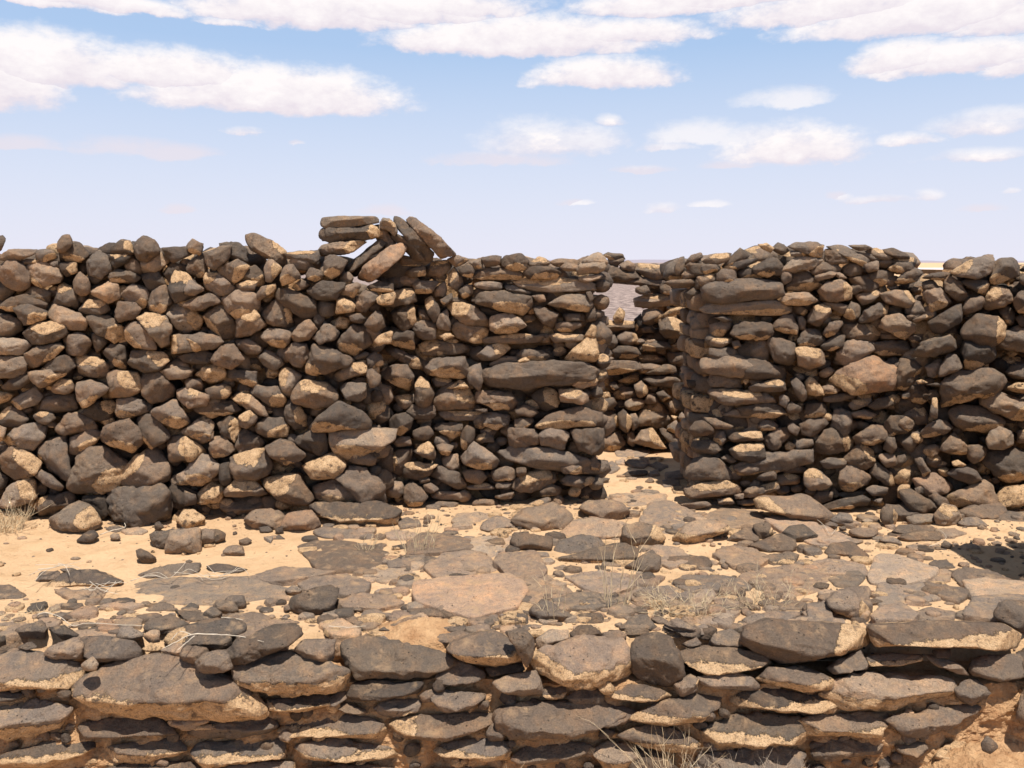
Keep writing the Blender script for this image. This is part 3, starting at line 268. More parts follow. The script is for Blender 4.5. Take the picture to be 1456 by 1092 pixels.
T('G', 1156, 690, V3, '''k c0 60 4 68 3 82 12 86 18 80 20 68 16 62 10; k c6 47 18 50 14 54 14 58 20 57 28 50 28 47 24; k b0 50 13 64 14 74 20 66 26 58 26; k c8 65 22 70 20 84 20 82 26 72 28 66 28; k c8 84 20 90 13 98 15 102 22 98 27 90 29 85 26; k b0 100 18 112 14 128 12 132 18 122 26 108 24; k b0 100 26 106 22 114 22 120 28 118 31 106 30; k b0 126 24 130 19 150 18 158 22 158 28 130 28; k a0 126 30 132 29 138 30 134 32;
k b0 12 24 18 19 25 20 28 26 26 28 16 27; k b0 8 27 12 25 17 27 16 30 9 29; k b0 18 29 22 28 23 31 19 32; k b0 26 31 32 29 44 30 44 35 32 36 26 34; k b0 18 38 24 36 34 38 34 40 20 40; k c0 34 24 38 23 42 25 36 26; f c0 38 27 44 25 48 28 42 29; k b0 55 32 60 28 80 28 86 32 70 34 56 35; k b0 60 36 70 32 86 32 89 36 82 40 62 40; k b0 46 38 50 35 56 36 63 42 52 41; f b0 84 30 98 29 106 32 96 34 88 34; k b0 88 42 91 38 96 41 94 44 89 43;
k b0 9 46 14 40 27 40 29 46 37 48 36 51 24 50 12 50; f b0 -4 52 20 50 34 54 38 60 30 61 0 58; f c0 10 62 30 58 36 62 30 68 16 68; f c0 38 60 44 48 60 48 70 54 86 56 80 62 60 66 40 64; k b0 54 52 62 50 67 52 62 54; f b0 80 54 84 51 92 51 98 55 86 56; f b0 96 60 104 56 120 57 138 64 120 66 100 64; f c0 104 64 120 62 150 66 156 72 130 76 110 74; f c0 74 62 90 57 96 58 94 64 80 66; f b0 43 76 46 68 58 64 72 64 88 76 60 80 46 80; f b0 74 66 90 66 110 72 100 78 86 74; f b0 4 76 20 70 38 68 40 80 20 82; f b0 110 76 150 76 156 84 128 90 104 86;
k b6 10 79 18 74 26 74 36 82 40 90 30 94 22 90 12 84; k b0 27 64 30 62 35 62 34 66 29 67; k b0 38 82 42 78 48 80 44 84; f b0 40 88 48 82 60 80 72 86 68 91 44 91; f b0 70 86 80 84 98 86 98 90 74 91; k b0 69 82 76 80 82 82 78 84; k c0 99 88 104 86 108 90 100 92; f c0 55 96 60 92 68 92 66 97; f b0 68 93 80 91 98 92 80 95; k b0 36 96 46 95 52 97 44 99 38 99; k b0 127 88 132 81 142 80 158 84 160 100 150 104 136 96 128 92; k c0 142 66 148 60 158 62 158 70 146 70; k b0 138 75 146 73 152 74 148 77; k a0 106 42 109 39 111 41 110 43; f b0 -4 82 10 80 14 90 10 100 -4 98;
k b0 116 178 120 173 126 178 128 181 122 185 117 183''')
T('G', 800, 540, U, '''f b0 38 50 44 47 65 52 58 57 48 58 40 55; f b0 46 60 54 57 64 60 60 64 52 63; f b0 64 62 70 60 78 63 72 66; f b0 28 62 36 60 43 64 36 67 29 66; k b0 43 71 50 67 62 67 62 70 52 73; f b0 76 68 88 67 90 71 76 72; k b0 61 75 65 72 68 75 66 77 61 77; f b0 74 74 86 73 87 77 75 78; k b0 50 83 56 80 66 84; k b0 28 72 35 73 32 77 27 76; f b0 39 59 46 58 46 61 40 61; f b0 64 68 71 65 70 68; f c5 81 79 90 78 90 82 82 82''')
T('S', 440, 290, 220/145.6, '''c0 12 18 14 13 22 12 60 12 63 14 63 18 50 20 36 22 18 23 13 21; b6 11 28 13 23 24 23 48 20 58 21 64 26 70 27 71 30 50 34 24 36 13 33; c6 9 44 14 39 28 35 48 34 53 36 40 45 28 48 12 48; b7 34 64 36 58 50 46 62 36 70 34 72 38 62 46 50 56 38 66; r0 46 69 52 58 66 46 76 40 86 38 90 42 86 50 70 64 58 72 50 73;
c9 67 19 70 14 75 14 80 19 82 26 80 30 72 24 68 22; b0 72 26 82 30 90 36 98 34 104 42 108 52 104 54 98 52 88 42; b0 82 14 85 14 96 22 106 34 115 44 115 52 108 53 104 42 92 30 84 24 82 20; b1 91 16 94 13 102 15 116 26 128 42 137 46 137 49 122 49 112 38 104 28''')
T('S', 270, 300, U, 'c9 42 18 48 17 60 22 70 30 72 41 60 36 46 29 43 24')
T('S', 440, 290, 220/145.6, '''a0 48 56 62 40 72 34 74 40 60 56 46 66 38 66; b0 60 22 68 20 72 30 84 42 80 48 66 38''')
T('P', 540, 340, U, 'a0 -2 24 8 16 22 16 33 20 20 26 8 30; a0 14 12 30 14 40 16 30 20 16 20; a0 0 30 12 26 22 28 14 36 0 38')
T('D', 800, 340, U, 'b0 26 21 54 21 57 28 42 32 26 31; c0 30 12 34 10 44 11 46 15 36 16')

# ---------------------------------------------------------------- materials
def material(name):
    global nt
    m = bpy.data.materials.new(name); m.use_nodes = True; nt = m.node_tree; nt.nodes.clear()
    b = N('ShaderNodeBsdfPrincipled'); o = N('ShaderNodeOutputMaterial'); lk(b.outputs[0], o.inputs[0])
    return m, b
def bump(b, h, dist, strength=1.0, prev=None):
    n = N('ShaderNodeBump'); n.inputs['Distance'].default_value = dist; n.inputs['Strength'].default_value = strength
    lk(h, n.inputs['Height'])
    if prev is not None: lk(prev, n.inputs['Normal'])
    lk(n.outputs[0], b.inputs['Normal']); return n.outputs[0]

def basalt():
    m, b = material('basalt')
    g = N('ShaderNodeNewGeometry'); P = g.outputs['Position']
    at = N('ShaderNodeAttribute', attribute_name='tint'); co = N('ShaderNodeAttribute', attribute_name='coat')
    big = NOISE(P, 5, 3); mid = NOISE(P, 26, 5, .62); fine = NOISE(P, 150, 4, .65); grit = NOISE(P, 420, 2, .6)
    vor = N('ShaderNodeTexVoronoi'); vor.inputs['Scale'].default_value = 38; vor.inputs['Randomness'].default_value = 1; lk(P, vor.inputs['Vector'])
    pit = M('MULTIPLY', MAP(vor.outputs['Distance'], 0.08, 0.2, 1, 0, True), MAP(NOISE(P, 9, 2), 0.5, 0.62, 0, 1))
    v2 = N('ShaderNodeTexVoronoi'); v2.inputs['Scale'].default_value = 120; lk(P, v2.inputs['Vector'])
    pore = MAP(v2.outputs['Distance'], 0.1, 0.35, 1, 0, True)
    rock = MIX(1.0, at.outputs['Color'], MIX(MAP(big, .3, .7, 0, 1), (.86, .87, .90), (1.14, 1.10, 1.04)), 'MULTIPLY')
    rock = MIX(MAP(mid, .52, .72, 0, .55), rock, MIX(1.0, rock, (1.45, 1.32, 1.12), 'MULTIPLY'))
    rock = MIX(MAP(mid, .30, .46, .55, 0), rock, MIX(1.0, rock, (.62, .62, .66), 'MULTIPLY'))
    rock = MIX(MAP(fine, .35, .7, 0, .5), MIX(1.0, rock, (.74, .74, .74), 'MULTIPLY'), MIX(1.0, rock, (1.65, 1.55, 1.4), 'MULTIPLY'))
    warm = NOISE(P, 11, 4, .6)
    rock = MIX(MAP(warm, .47, .66, 0, .6), rock, MIX(1.0, rock, (1.6, 1.34, 1.08), 'MULTIPLY'))
    # pale calcrete crust where the stone once lay in the soil
    edge = M('ADD', M('ADD', co.outputs['Fac'], M('MULTIPLY', M('SUBTRACT', mid, .5), 1.5)), M('ADD', M('MULTIPLY', M('SUBTRACT', fine, .5), .9), M('MULTIPLY', M('SUBTRACT', big, .5), .9)))
    cm = MAP(edge, 0.0, 0.16, 0, 1)
    crust = MIX(MAP(mid, .3, .7, 0, 1), (.50, .30, .145), (.74, .51, .30))
    crust = MIX(MAP(fine, .40, .54, .6, 0), crust, (.25, .15, .085))
    crust = MIX(MAP(mid, .36, .44, .7, 0), crust, (.17, .125, .09))
    dust = M('MULTIPLY', MAP(NOISE(P, 13, 4, .6), .54, .70, 0, .6), MAP(N_up(g), .75, .97, 0, 1))
    col = MIX(cm, rock, crust)
    col = MIX(dust, col, (.50, .33, .19))
    col = MIX(M('MULTIPLY', pit, .75), col, (.018, .014, .012))
    lk(col, b.inputs['Base Color']); b.inputs['Roughness'].default_value = .82; b.inputs['Specular IOR Level'].default_value = .3
    h = M('SUBTRACT', M('ADD', mid, M('MULTIPLY', fine, .45)), M('ADD', M('MULTIPLY', pit, .9), M('MULTIPLY', pore, .10)))
    p = bump(b, h, .02, 1.0)
    bump(b, M('ADD', grit, M('MULTIPLY', cm, .6)), .004, 1.0, p)
    return m
def N_up(g):
    s = N('ShaderNodeSeparateXYZ'); lk(g.outputs['Normal'], s.inputs[0]); return s.outputs[2]
def sand():
    m, b = material('sand')
    g = N('ShaderNodeNewGeometry'); P = g.outputs['Position']; s = N('ShaderNodeSeparateXYZ'); lk(P, s.inputs[0])
    big = NOISE(P, .9, 4); mid = NOISE(P, 7, 5, .6); fine = NOISE(P, 60, 4, .65); grit = NOISE(P, 260, 3, .6)
    c = MIX(MAP(big, .35, .65, 0, 1), (.53, .345, .195), (.62, .42, .25))
    c = MIX(MAP(mid, .5, .72, 0, .65), c, (.44, .27, .14))
    c = MIX(MAP(fine, .58, .72, 0, .45), c, (.36, .23, .13))
    c = MIX(MAP(grit, .60, .72, 0, .4), c, (.24, .17, .12))
    # basalt gravel plain beyond the ruin, pale playa and sand to the right
    wob = M('MULTIPLY', M('SUBTRACT', NOISE(P, .05, 3), .5), 6)
    edge = M('SUBTRACT', M('ADD', M('MULTIPLY', s.outputs[1], .40), wob), s.outputs[0])
    gm = M('MULTIPLY', MAP(edge, -1, 1.5, 0, 1), MAP(s.outputs[1], 9.5, 12, 0, 1))
    vg = N('ShaderNodeTexVoronoi'); vg.inputs['Scale'].default_value = 3.2; lk(P, vg.inputs['Vector'])
    gn = NOISE(P, 2.6, 5, .75)
    grav = MIX(MAP(gn, .45, .55, 0, 1), (.17, .125, .11), (.38, .29, .25))
    grav = MIX(MAP(vg.outputs['Distance'], .15, .5, .5, 0), grav, (.08, .06, .055))
    c = MIX(gm, c, grav)
    playa = M('MULTIPLY', MAP(M('ADD', s.outputs[1], M('MULTIPLY', wob, 2)), 120, 135, 0, 1), MAP(M('ADD', s.outputs[1], M('MULTIPLY', wob, 4)), 215, 240, 1, 0))
    c = MIX(M('MULTIPLY', playa, M('SUBTRACT', 1.0, gm)), c, (.62, .62, .68))
    far = MAP(s.outputs[1], 900, 1500, 0, 1)
    c = MIX(far, c, (.30, .25, .27))
    lk(c, b.inputs['Base Color']); b.inputs['Roughness'].default_value = .95; b.inputs['Specular IOR Level'].default_value = .15
    p = bump(b, M('ADD', mid, M('MULTIPLY', fine, .35)), .035, 1)
    bump(b, grit, .003, .8, p)
    return m
def earth():
    m, b = material('earth_mortar')
    g = N('ShaderNodeNewGeometry'); P = g.outputs['Position']
    mid = NOISE(P, 12, 5, .6); fine = NOISE(P, 70, 4, .65); grit = NOISE(P, 300, 2)
    c = MIX(MAP(mid, .3, .7, 0, 1), (.36, .19, .09), (.60, .38, .205))
    c = MIX(MAP(fine, .56, .72, 0, .5), c, (.30, .16, .08))
    lk(c, b.inputs['Base Color']); b.inputs['Roughness'].default_value = .95; b.inputs['Specular IOR Level'].default_value = .15
    bump(b, M('ADD', mid, M('ADD', M('MULTIPLY', fine, .6), M('MULTIPLY', grit, .15))), .03, 1)
    return m
def plain(name, col, var=.25, rough=.8):
    m, b = material(name)
    g = N('ShaderNodeNewGeometry'); P = g.outputs['Position']
    c = MIX(MAP(NOISE(P, 30, 4), .3, .7, 0, 1), tuple(x*(1-var) for x in col), tuple(x*(1+var) for x in col))
    lk(c, b.inputs['Base Color']); b.inputs['Roughness'].default_value = rough
    bump(b, NOISE(P, 200, 3), .002, .6)
    return m
BASALT, SAND, EARTH = basalt(), sand(), earth()
STRAW = plain('dry_straw', (.52, .40, .25)); TWIG = plain('bleached_twig', (.54, .46, .36)); GREY = plain('grey_thorn_stems', (.42, .34, .25))

# ---------------------------------------------------------------- mesh helpers
import bmesh
ICO = {}
for lv in (2, 3, 4, 5, 6):
    bm = bmesh.new(); bmesh.ops.create_icosphere(bm, subdivisions=lv, radius=1)
    V = np.array([v.co[:] for v in bm.verts]); V /= np.linalg.norm(V, axis=1)[:, None]
    F = np.array([[v.index for v in f.verts] for f in bm.faces]); bm.free(); ICO[lv] = (V, F)

def hash3(i, j, k, s):
    h = (i*374761393 + j*668265263 + k*2147483647 + s*1274126177) & 0xffffffff
    h = ((h ^ (h >> 13))*1274126177) & 0xffffffff
    return ((h ^ (h >> 16)) & 0xffff)/65535.0
def vnoise(P, s=0):
    I = np.floor(P).astype(np.int64); f = P-I; f = f*f*(3-2*f); r = 0
    for a in (0, 1):
        for b in (0, 1):
            for c in (0, 1):
                wgt = (f[:, 0] if a else 1-f[:, 0])*(f[:, 1] if b else 1-f[:, 1])*(f[:, 2] if c else 1-f[:, 2])
                r = r + wgt*hash3(I[:, 0]+a, I[:, 1]+b, I[:, 2]+c, s)
    return r*2-1
def fbm(P, s=0, o=3):
    r = 0; a = 1.0
    for k in range(o): r = r + a*vnoise(P*(2.03**k)+k*7.7, s+k); a *= .5
    return r

def mesh_object(name, V, F, mat, parent=None, tint=None, coat=None, origin=None, smooth=True):
    V = np.asarray(V, dtype=np.float32); F = np.asarray(F, dtype=np.int32)
    if origin is not None: V = V - np.array(origin, dtype=np.float32)
    me = bpy.data.meshes.new(name)
    n = F.shape[1]
    me.vertices.add(len(V)); me.vertices.foreach_set('co', V.ravel())
    me.loops.add(F.size); me.loops.foreach_set('vertex_index', F.ravel())
    me.polygons.add(len(F)); me.polygons.foreach_set('loop_start', np.arange(0, F.size, n, dtype=np.int32))
    me.polygons.foreach_set('loop_total', np.full(len(F), n, dtype=np.int32))
    me.update(calc_edges=True)
    me.polygons.foreach_set('use_smooth', np.full(len(F), smooth))
    if tint is not None:
        a = me.attributes.new('tint', 'FLOAT_COLOR', 'POINT')
        t = np.ones((len(V), 4), dtype=np.float32); t[:, :3] = tint; a.data.foreach_set('color', t.ravel())
        a = me.attributes.new('coat', 'FLOAT', 'POINT')
        a.data.foreach_set('value', np.broadcast_to(np.asarray(coat, dtype=np.float32), (len(V),)).copy())
    me.materials.append(mat)
    o = bpy.data.objects.new(name, me); C.collection.objects.link(o)
    if origin is not None: o.location = origin
    if parent is not None: o.parent = parent
    return o
def tag(o, label=None, cat=None, group=None, kind=None):
    for k, v in (('label', label), ('category', cat), ('group', group), ('kind', kind)):
        if v: o[k] = v
    return o
def empty(name, loc):
    o = bpy.data.objects.new(name, None); C.collection.objects.link(o); o.location = loc; o.empty_display_size = .1; return o

def hull(pts):
    pts = sorted(set(pts))
    def half(ps):
        h = []
        for p in ps:
            while len(h) > 1 and (h[-1][0]-h[-2][0])*(p[1]-h[-2][1])-(h[-1][1]-h[-2][1])*(p[0]-h[-2][0]) <= 0: h.pop()
            h.append(p)
        return h[:-1]
    return half(pts)+half(pts[::-1])
def area(h): return abs(sum(h[i][0]*h[(i+1) % len(h)][1]-h[(i+1) % len(h)][0]*h[i][1] for i in range(len(h))))/2
def centroid(h):
    a = cx = cy = 0
    for i in range(len(h)):
        x0, y0 = h[i]; x1, y1 = h[(i+1) % len(h)]; c = x0*y1-x1*y0; a += c; cx += (x0+x1)*c; cy += (y0+y1)*c
    return cx/(3*a), cy/(3*a)
def ray(px, py): return np.array([(px-CX)/FP, 1.0, -(py-HY)/FP])
EYEP = np.array([0, 0, EYE])
TONE = {'a': (.128, .101, .083), 'b': (.212, .164, .129), 'c': (.290, .220, .165), 'r': (.310, .218, .158)}
PAD = {1: (-.7, -.7), 2: (0, -1), 3: (.7, -.7), 4: (-1, 0), 6: (1, 0), 7: (-.7, .7), 8: (0, 1), 9: (.7, .7)}

def body(center, S, planes, p, lv, rnd, rough=.05):
    """rounded polytope: radial surface of half-spaces n.x<=d about center, S = half extents"""
    D, F = ICO[lv]; acc = np.zeros(len(D))
    for n, d in planes:
        q = D @ (np.asarray(n)*S)
        acc += np.maximum(q, 0)**p/max(d, 1e-4)**p
    Rr = acc**(-1/p)
    P = D*Rr[:, None]*S
    s = rnd.randrange(9999); sz = float(np.mean(S)); m = min(S)
    off = np.array([rnd.uniform(-50, 50) for _ in range(3)])
    q = P/sz*1.3+off
    disp = fbm(q, s, 2)*.9*rough + fbm(q*3.7, s+31, 3)*.42*rough
    # flaked spalls: terraces on a ridged noise
    rg = 1-np.abs(vnoise(q*1.6, s+77)); disp -= np.maximum(rg-.8, 0)*2.6*rough; disp += fbm(q*11, s+55, 2)*.14*rough
    nr = P/S; nr /= np.linalg.norm(nr, axis=1)[:, None]
    P = P + nr*(disp*min(sz, m*1.8))[:, None]
    return P+center, F

def tint_of(tone, rnd):
    k = (rnd.choice((.6, .75, .88, 1.0, 1.22)) if tone != 'r' else 1)*rnd.uniform(.9, 1.1); w_ = rnd.uniform(-.05, .06); t = TONE[tone]
    return (t[0]*k*(1+w_), t[1]*k, t[2]*k*(1-w_))
def stone_from_outline(poly, depth, tone, code, seed, thick=None, top=0.0, lv=None, grow=1.09, sink=False, p=None):
    """outline traced from the photograph, set at a real distance with real size and thickness"""
    rnd = random.Random(seed); h = hull(poly); cx, cy = centroid(h)
    h = [(cx+(x-cx)*grow, cy+(y-cy)*grow) for x, y in h]
    A = area(h); xs = [q[0] for q in h]; ys = [q[1] for q in h]
    wpx, hpx = max(xs)-min(xs), max(ys)-min(ys)
    k = depth/FP; W_, H_ = wpx*k/2, hpx*k/2
    t = thick if thick else min(max(.95*min(W_, H_)+.02, .035), .17)
    c = EYEP+ray(cx, cy)*depth
    S = np.array([W_, t, H_])
    planes = []
    for i in range(len(h)):
        r0, r1 = ray(*h[i]), ray(*h[(i+1) % len(h)]); n = np.cross(r0, r1)
        L = np.linalg.norm(n)
        if L < 1e-6: continue
        n /= L; d = -n @ (c-EYEP)
        if d < 0: n, d = -n, -d
        planes.append((n, d))
        a = R(rnd.uniform(28, 62)); m = n*math.cos(a)-np.array([0, 1, 0])*math.sin(a)
        planes.append((m, d*math.cos(a)+t*math.sin(a)*(rnd.uniform(.1, .5) if rnd.random() < .55 else rnd.uniform(.5, .85))))
    tx = rnd.uniform(-.35, .35)
    def U(v): v = np.array(v, float); return v/np.linalg.norm(v)
    planes.append((U((tx, -1, rnd.uniform(.25, .7)+top)), t*rnd.uniform(.70, 1.0)))
    planes.append((U((-tx*rnd.uniform(0, 1), -1, -rnd.uniform(.05, .5))), t*rnd.uniform(.70, 1.0)))
    if rnd.random() < .6: planes.append((U((rnd.uniform(-1, 1), -1, rnd.uniform(-.6, .6))), t*rnd.uniform(.8, 1.05)))
    for _ in range(5):
        v = U((rnd.uniform(-1, 1), -rnd.uniform(.3, 1), rnd.uniform(-1, 1))); planes.append((v, max(np.linalg.norm(S*v)*rnd.uniform(.66, .84), np.linalg.norm(S[[0, 2]]*v[[0, 2]])*.93)))
    if top > 0:
        sl = rnd.uniform(.3, .6); n = np.array([rnd.uniform(-.12, .12), -sl, 1]); planes.append((n/np.linalg.norm(n), max(H_-sl*.7*t, .35*H_)/np.linalg.norm(n)))
    planes.append((np.array([0, 1, 0.]), t*1.1)); planes.append((U((0, 1, 1)), (t+H_)*.65)); planes.append((U((0, 1, -1)), (t+H_)*.65))
    crust = None
    if code in PAD:
        dx, dz = PAD[code]; nc = U((dx*.8+rnd.uniform(-.15, .15), -.85, dz*rnd.uniform(.45, .75))); crust = (nc, np.linalg.norm(S*nc)*rnd.uniform(.62, .78))
        planes.append(crust)
    if lv is None: lv = 3 if A < 700 else (4 if A < 4200 else 5)
    V, F = body(c, S, planes, p or rnd.choice((22, 34, 50, 60)), lv, rnd, rough=rnd.uniform(.075, .135))
    if crust is None: coat = np.full(len(V), .4 if code == 5 else -rnd.uniform(.75, 1.3))
    else:
        sd_ = dx*(V[:, 0]-c[0])/W_+dz*(V[:, 2]-c[2])/H_
        coat = np.clip(((V-c) @ crust[0]/crust[1]-rnd.uniform(.72, .86))*4.5+(sd_-rnd.uniform(.15, .55))*3.2, -1.1, .9)
        if top > 0 and code in (1, 2, 3): coat = np.clip(np.maximum(coat, (.10-(V[:, 2]-c[2])/H_)*3.5), -1.1, .9)
    return V, F, np.array(tint_of(tone, rnd)), coat, A, c

def slab_from_outline(poly, tone, code, seed, z_top):
    """a slab bedded in the sand: the outline is laid on the ground plane"""
    rnd = random.Random(seed); h = hull(poly); cx, cy = centroid(h)
    h = [(cx+(x-cx)*1.06, cy+(y-cy)*1.1) for x, y in h]
    g = [EYEP+ray(x, y)*((EYE-z_top)/((y-HY)/FP)) for x, y in h]
    G = np.array(g); c = G.mean(0); c[2] = z_top-.05; ex = (G.max(0)-G.min(0))/2
    S = np.array([ex[0], ex[1], .06]); planes = []
    for i in range(len(g)):
        e = g[(i+1) % len(g)]-g[i]; n = np.array([e[1], -e[0], 0.]); L = np.linalg.norm(n)
        if L < 1e-6: continue
        n /= L; d = n @ (g[i]-c)
        if d < 0: n, d = -n, -d
        planes.append((n, d)); a = R(rnd.uniform(35, 65)); m = n*math.cos(a)+np.array([0, 0, 1])*math.sin(a)
        planes.append((m, (d*math.cos(a)+.052*math.sin(a))*rnd.uniform(.93, .995)))
    for _ in range(3):
        n = np.array([rnd.uniform(-.06, .06), rnd.uniform(-.08, .03), 1.]); planes.append((n/np.linalg.norm(n), .05*rnd.uniform(.9, 1.1)))
    planes.append((np.array([0, 0, -1.]), .06))
    A = area(h); V, F = body(c, S, planes, 40, 4 if A < 1200 else 5, rnd, rough=.09)
    t = np.array(tint_of(tone, rnd))*1.45
    coat = -.75+.3*fbm(V*4, seed, 2)+(1.2 if code == 5 else 0)
    return V, F, t, coat, A, c

def join(parts):
    Vs, Fs, Ts, Cs = [], [], [], []; o = 0
    for V, F, t, c in parts:
        Vs.append(V); Fs.append(F+o); o += len(V)
        Ts.append(np.broadcast_to(t, (len(V), 3))); Cs.append(np.broadcast_to(c, (len(V),)))
    return np.concatenate(Vs), np.concatenate(Fs), np.concatenate(Ts), np.concatenate(Cs)

# ---------------------------------------------------------------- ground
def ground_z(x, y):
    P = np.stack([np.asarray(x, float), np.asarray(y, float), np.zeros(np.shape(x))], -1).reshape(-1, 3)
    z = .018*fbm(P*.9, 5, 3)+.006*fbm(P*6, 9, 3)
    yy = P[:, 1]
    # the terrace ends at the retaining wall; in front of it the soil lies lower
    f = np.clip((yy-3.70)/.10, 0, 1); low = -.62+.10*np.clip((P[:, 0]-1.6)*1.2, 0, 3)*np.clip((yy-2.6), 0, 1)
    z = z*f+(1-f)*(low+z)
    return z.reshape(np.shape(x))
def grid(xs, ys):
    X, Y = np.meshgrid(xs, ys); Z = ground_z(X, Y); n = len(xs)
    V = np.stack([X.ravel(), Y.ravel(), Z.ravel()], -1)
    i = np.arange(len(ys)-1)[:, None]*n+np.arange(n-1)[None, :]; i = i.ravel()
    return V, np.stack([i, i+1, i+n+1, i+n], -1)
xs = np.concatenate([[-9000, -4000, -1500, -600, -250, -100, -45, -22, -12, -8], np.arange(-6, 6.01, .035), [8, 12, 22, 45, 100, 250, 600, 1500, 4000, 9000]])
ys = np.concatenate([[-300, -60, -15, -4, 0, 1.2, 2.0], np.arange(2.4, 9.2, .035), [9.6, 10.5, 12, 15, 20, 28, 40, 60, 90, 140, 220, 400, 800, 2000, 5000, 12000]])
V, F = grid(xs, ys)
tag(mesh_object('ground', V, F, SAND), kind='structure')

# ---------------------------------------------------------------- the walls
WALL = {  # depth of the face, name, label
 'L': (5.50, 'long rough wall of piled dark boulders left of the leaning slab heap'),
 'P': (5.74, 'flat coursed wall section of thin stones on the left side of the doorway'),
 'D': (7.45, 'lower inner wall seen through the doorway with a small square window gap'),
 'R': (5.72, 'tall thick coursed wall section on the right side of the doorway'),
 'E': (5.62, 'boulder wall at the far right edge with dark hollows beside the tall pier'),
 'F': (3.62, 'low retaining wall in the foreground, long stones set in sandy mortar'),
}
XR = {'L': (-150, 545), 'P': (528, 856), 'D': (840, 1000), 'R': (962, 1335), 'E': (1285, 1600), 'F': (-150, 1600)}
BASE = {'L': 745, 'P': 722, 'D': 645, 'R': 722, 'E': 740, 'F': 1110}
cover = {}
def inside(h, x, y):
    return all((h[(i+1) % len(h)][0]-h[i][0])*(y-h[i][1])-(h[(i+1) % len(h)][1]-h[i][1])*(x-h[i][0]) >= 0 for i in range(len(h)))
for gk, (dep, label) in WALL.items():
    items = [t for t in TR if t[0] == gk]
    n_seen = len(items)      # the walls run on past both edges of the picture
    for side, lim in ((0, 150), (1456, 150)):
        if (gk == 'L' and side == 0) or (gk == 'E' and side) or gk == 'F':
            for t in items[:n_seen]:
                mx = sum(q[0] for q in t[4])/len(t[4])
                if abs(mx-side) < lim and not any(q[0] < 0 or q[0] > 1456 for q in t[4]): items.append((t[0], t[1], t[2], t[3], [(2*side-q[0]+(-6 if side == 0 else 6), q[1]) for q in t[4]]))
    hs = [hull(t[4]) for t in items]
    x0, x1 = XR[gk]
    # skyline of the traced stones, per 10 px column
    def skyline(x, hs=hs):
        ys_ = [min(q[1] for q in h) for h in hs if min(q[0] for q in h) <= x <= max(q[0] for q in h)]
        return min(ys_) if ys_ else None
    root = empty('dry_stone_wall' if gk != 'F' else 'retaining_wall', (((x0+x1)/2-CX)/FP*dep, dep, 0 if gk != 'F' else -.6))
    tag(root, label, 'wall', 'ruined dry stone walls' if gk != 'F' else None)
    made = []
    rw = random.Random(sum(map(ord, gk)))
    for i, t in enumerate(items):
        d = dep+rw.uniform(-.065, .045); top = 0
        thick = None
        if gk == 'F':
            ymid = sum(q[1] for q in t[4])/len(t[4]); batter = max(0, (1090-ymid))/1090*.25
            d = dep-.10+batter+rw.uniform(-.02, .02); top = .9 if ymid < 975 else .35
            A_ = area(hull(t[4])); thick = .13 if A_ > 3000 else .09
            if ymid < 960: thick = .17; d += .05
        if gk == 'R':
            mx, my = centroid(hull(t[4]))
            if mx < 1001 and my < 600: d = max(dep+.10, min(1.345*FP/(mx-CX), dep+.8)) if my > 425 else dep+.2
        code = t[3]
        if code == 0 and rw.random() < {'L': .25, 'D': .55, 'F': .35}.get(gk, .3): code = rw.choice((2, 2, 2, 1, 3, 8, 6))
        V, F, ti, co, A, c = stone_from_outline(t[4], d, t[2], code, 1000+i*7+ord(gk)*131, thick=thick, top=top)
        made.append((A if i < n_seen else -1, V, F, ti, co, c))
    made.sort(key=lambda m: -m[0])
    mw = root.matrix_world
    rl = np.array(root.location)
    shown = [m for m in made if m[0] > 0][:100]
    for A, V, F, ti, co, c in shown:
        mesh_object('stone', V-rl, F, BASALT, root, ti, co, origin=tuple(c-rl))
    rest = [(V-rl, F, ti, co) for A, V, F, ti, co, c in made[len(shown):]]
    # fill the gaps between the traced stones with the smaller rubble that lies behind them
    step = 19 if gk != 'D' else 13
    rr = random.Random(77+ord(gk)); fill = []
    y = 350
    while y < BASE[gk]:
        x = x0
        while x < x1:
            px, py = x+rr.uniform(-6, 6), y+rr.uniform(-6, 6); x += step
            sk = skyline(px)
            if sk is None or py < sk+16: continue
            if gk == 'F' and (py < 975 or rr.random() < .68 or px > 1330): continue
            if gk == 'R' and px < 1012: continue
            if gk == 'D' and 853 < px < 908 and 398 < py < 452: continue
            if any(inside(h, px, py) for h in hs) and rr.random() < .75: continue
            chink = rr.random() < (.5 if gk != 'F' else 1); w_ = (rr.uniform(14, 27) if not chink else rr.uniform(8, 14))*(1 if gk != 'D' else .62); h_ = w_*rr.uniform(.5, .95); a0 = rr.uniform(0, 6.28); rot = rr.uniform(-.5, .5)
            pl = []
            for k in range(7):
                a = a0+k*.9+rr.uniform(-.2, .2); u, v = math.cos(a)*w_, math.sin(a)*h_
                pl.append((px+u*math.cos(rot)-v*math.sin(rot), py+u*math.sin(rot)+v*math.cos(rot)))
            back = (rr.uniform(.04, .10) if gk != 'F' else rr.uniform(-.10, -.05)) if chink else rr.uniform(.13, .20) if gk != 'F' else rr.uniform(.06, .10)
            if gk == 'D' and min(q[0] for q in pl) < 911 and max(q[0] for q in pl) > 850 and min(q[1] for q in pl) < 455: continue
            V, F, ti, co, A, c = stone_from_outline(pl, dep+back, rr.choice('aabbbc'), rr.choice((0, 0, 0, 0, 2, 8, 5)), rr.randrange(10**6), lv=3, grow=1.0)
            fill.append((V-rl, F, ti, co))
        y += step*.8
    rest += fill
    if rest:
        V, F, ti, co = join(rest)
        tag(mesh_object('rubble_fill', V, F, BASALT, root, ti, co), kind='stuff')
    # the thick body of the wall: rubble and earth behind the face
    nx = 90 if gk != 'F' else 420; cols = np.linspace(x0+(48 if gk == 'R' else 14 if gk in 'PDE' else 0), x1-(18 if gk != 'F' else 0), nx)
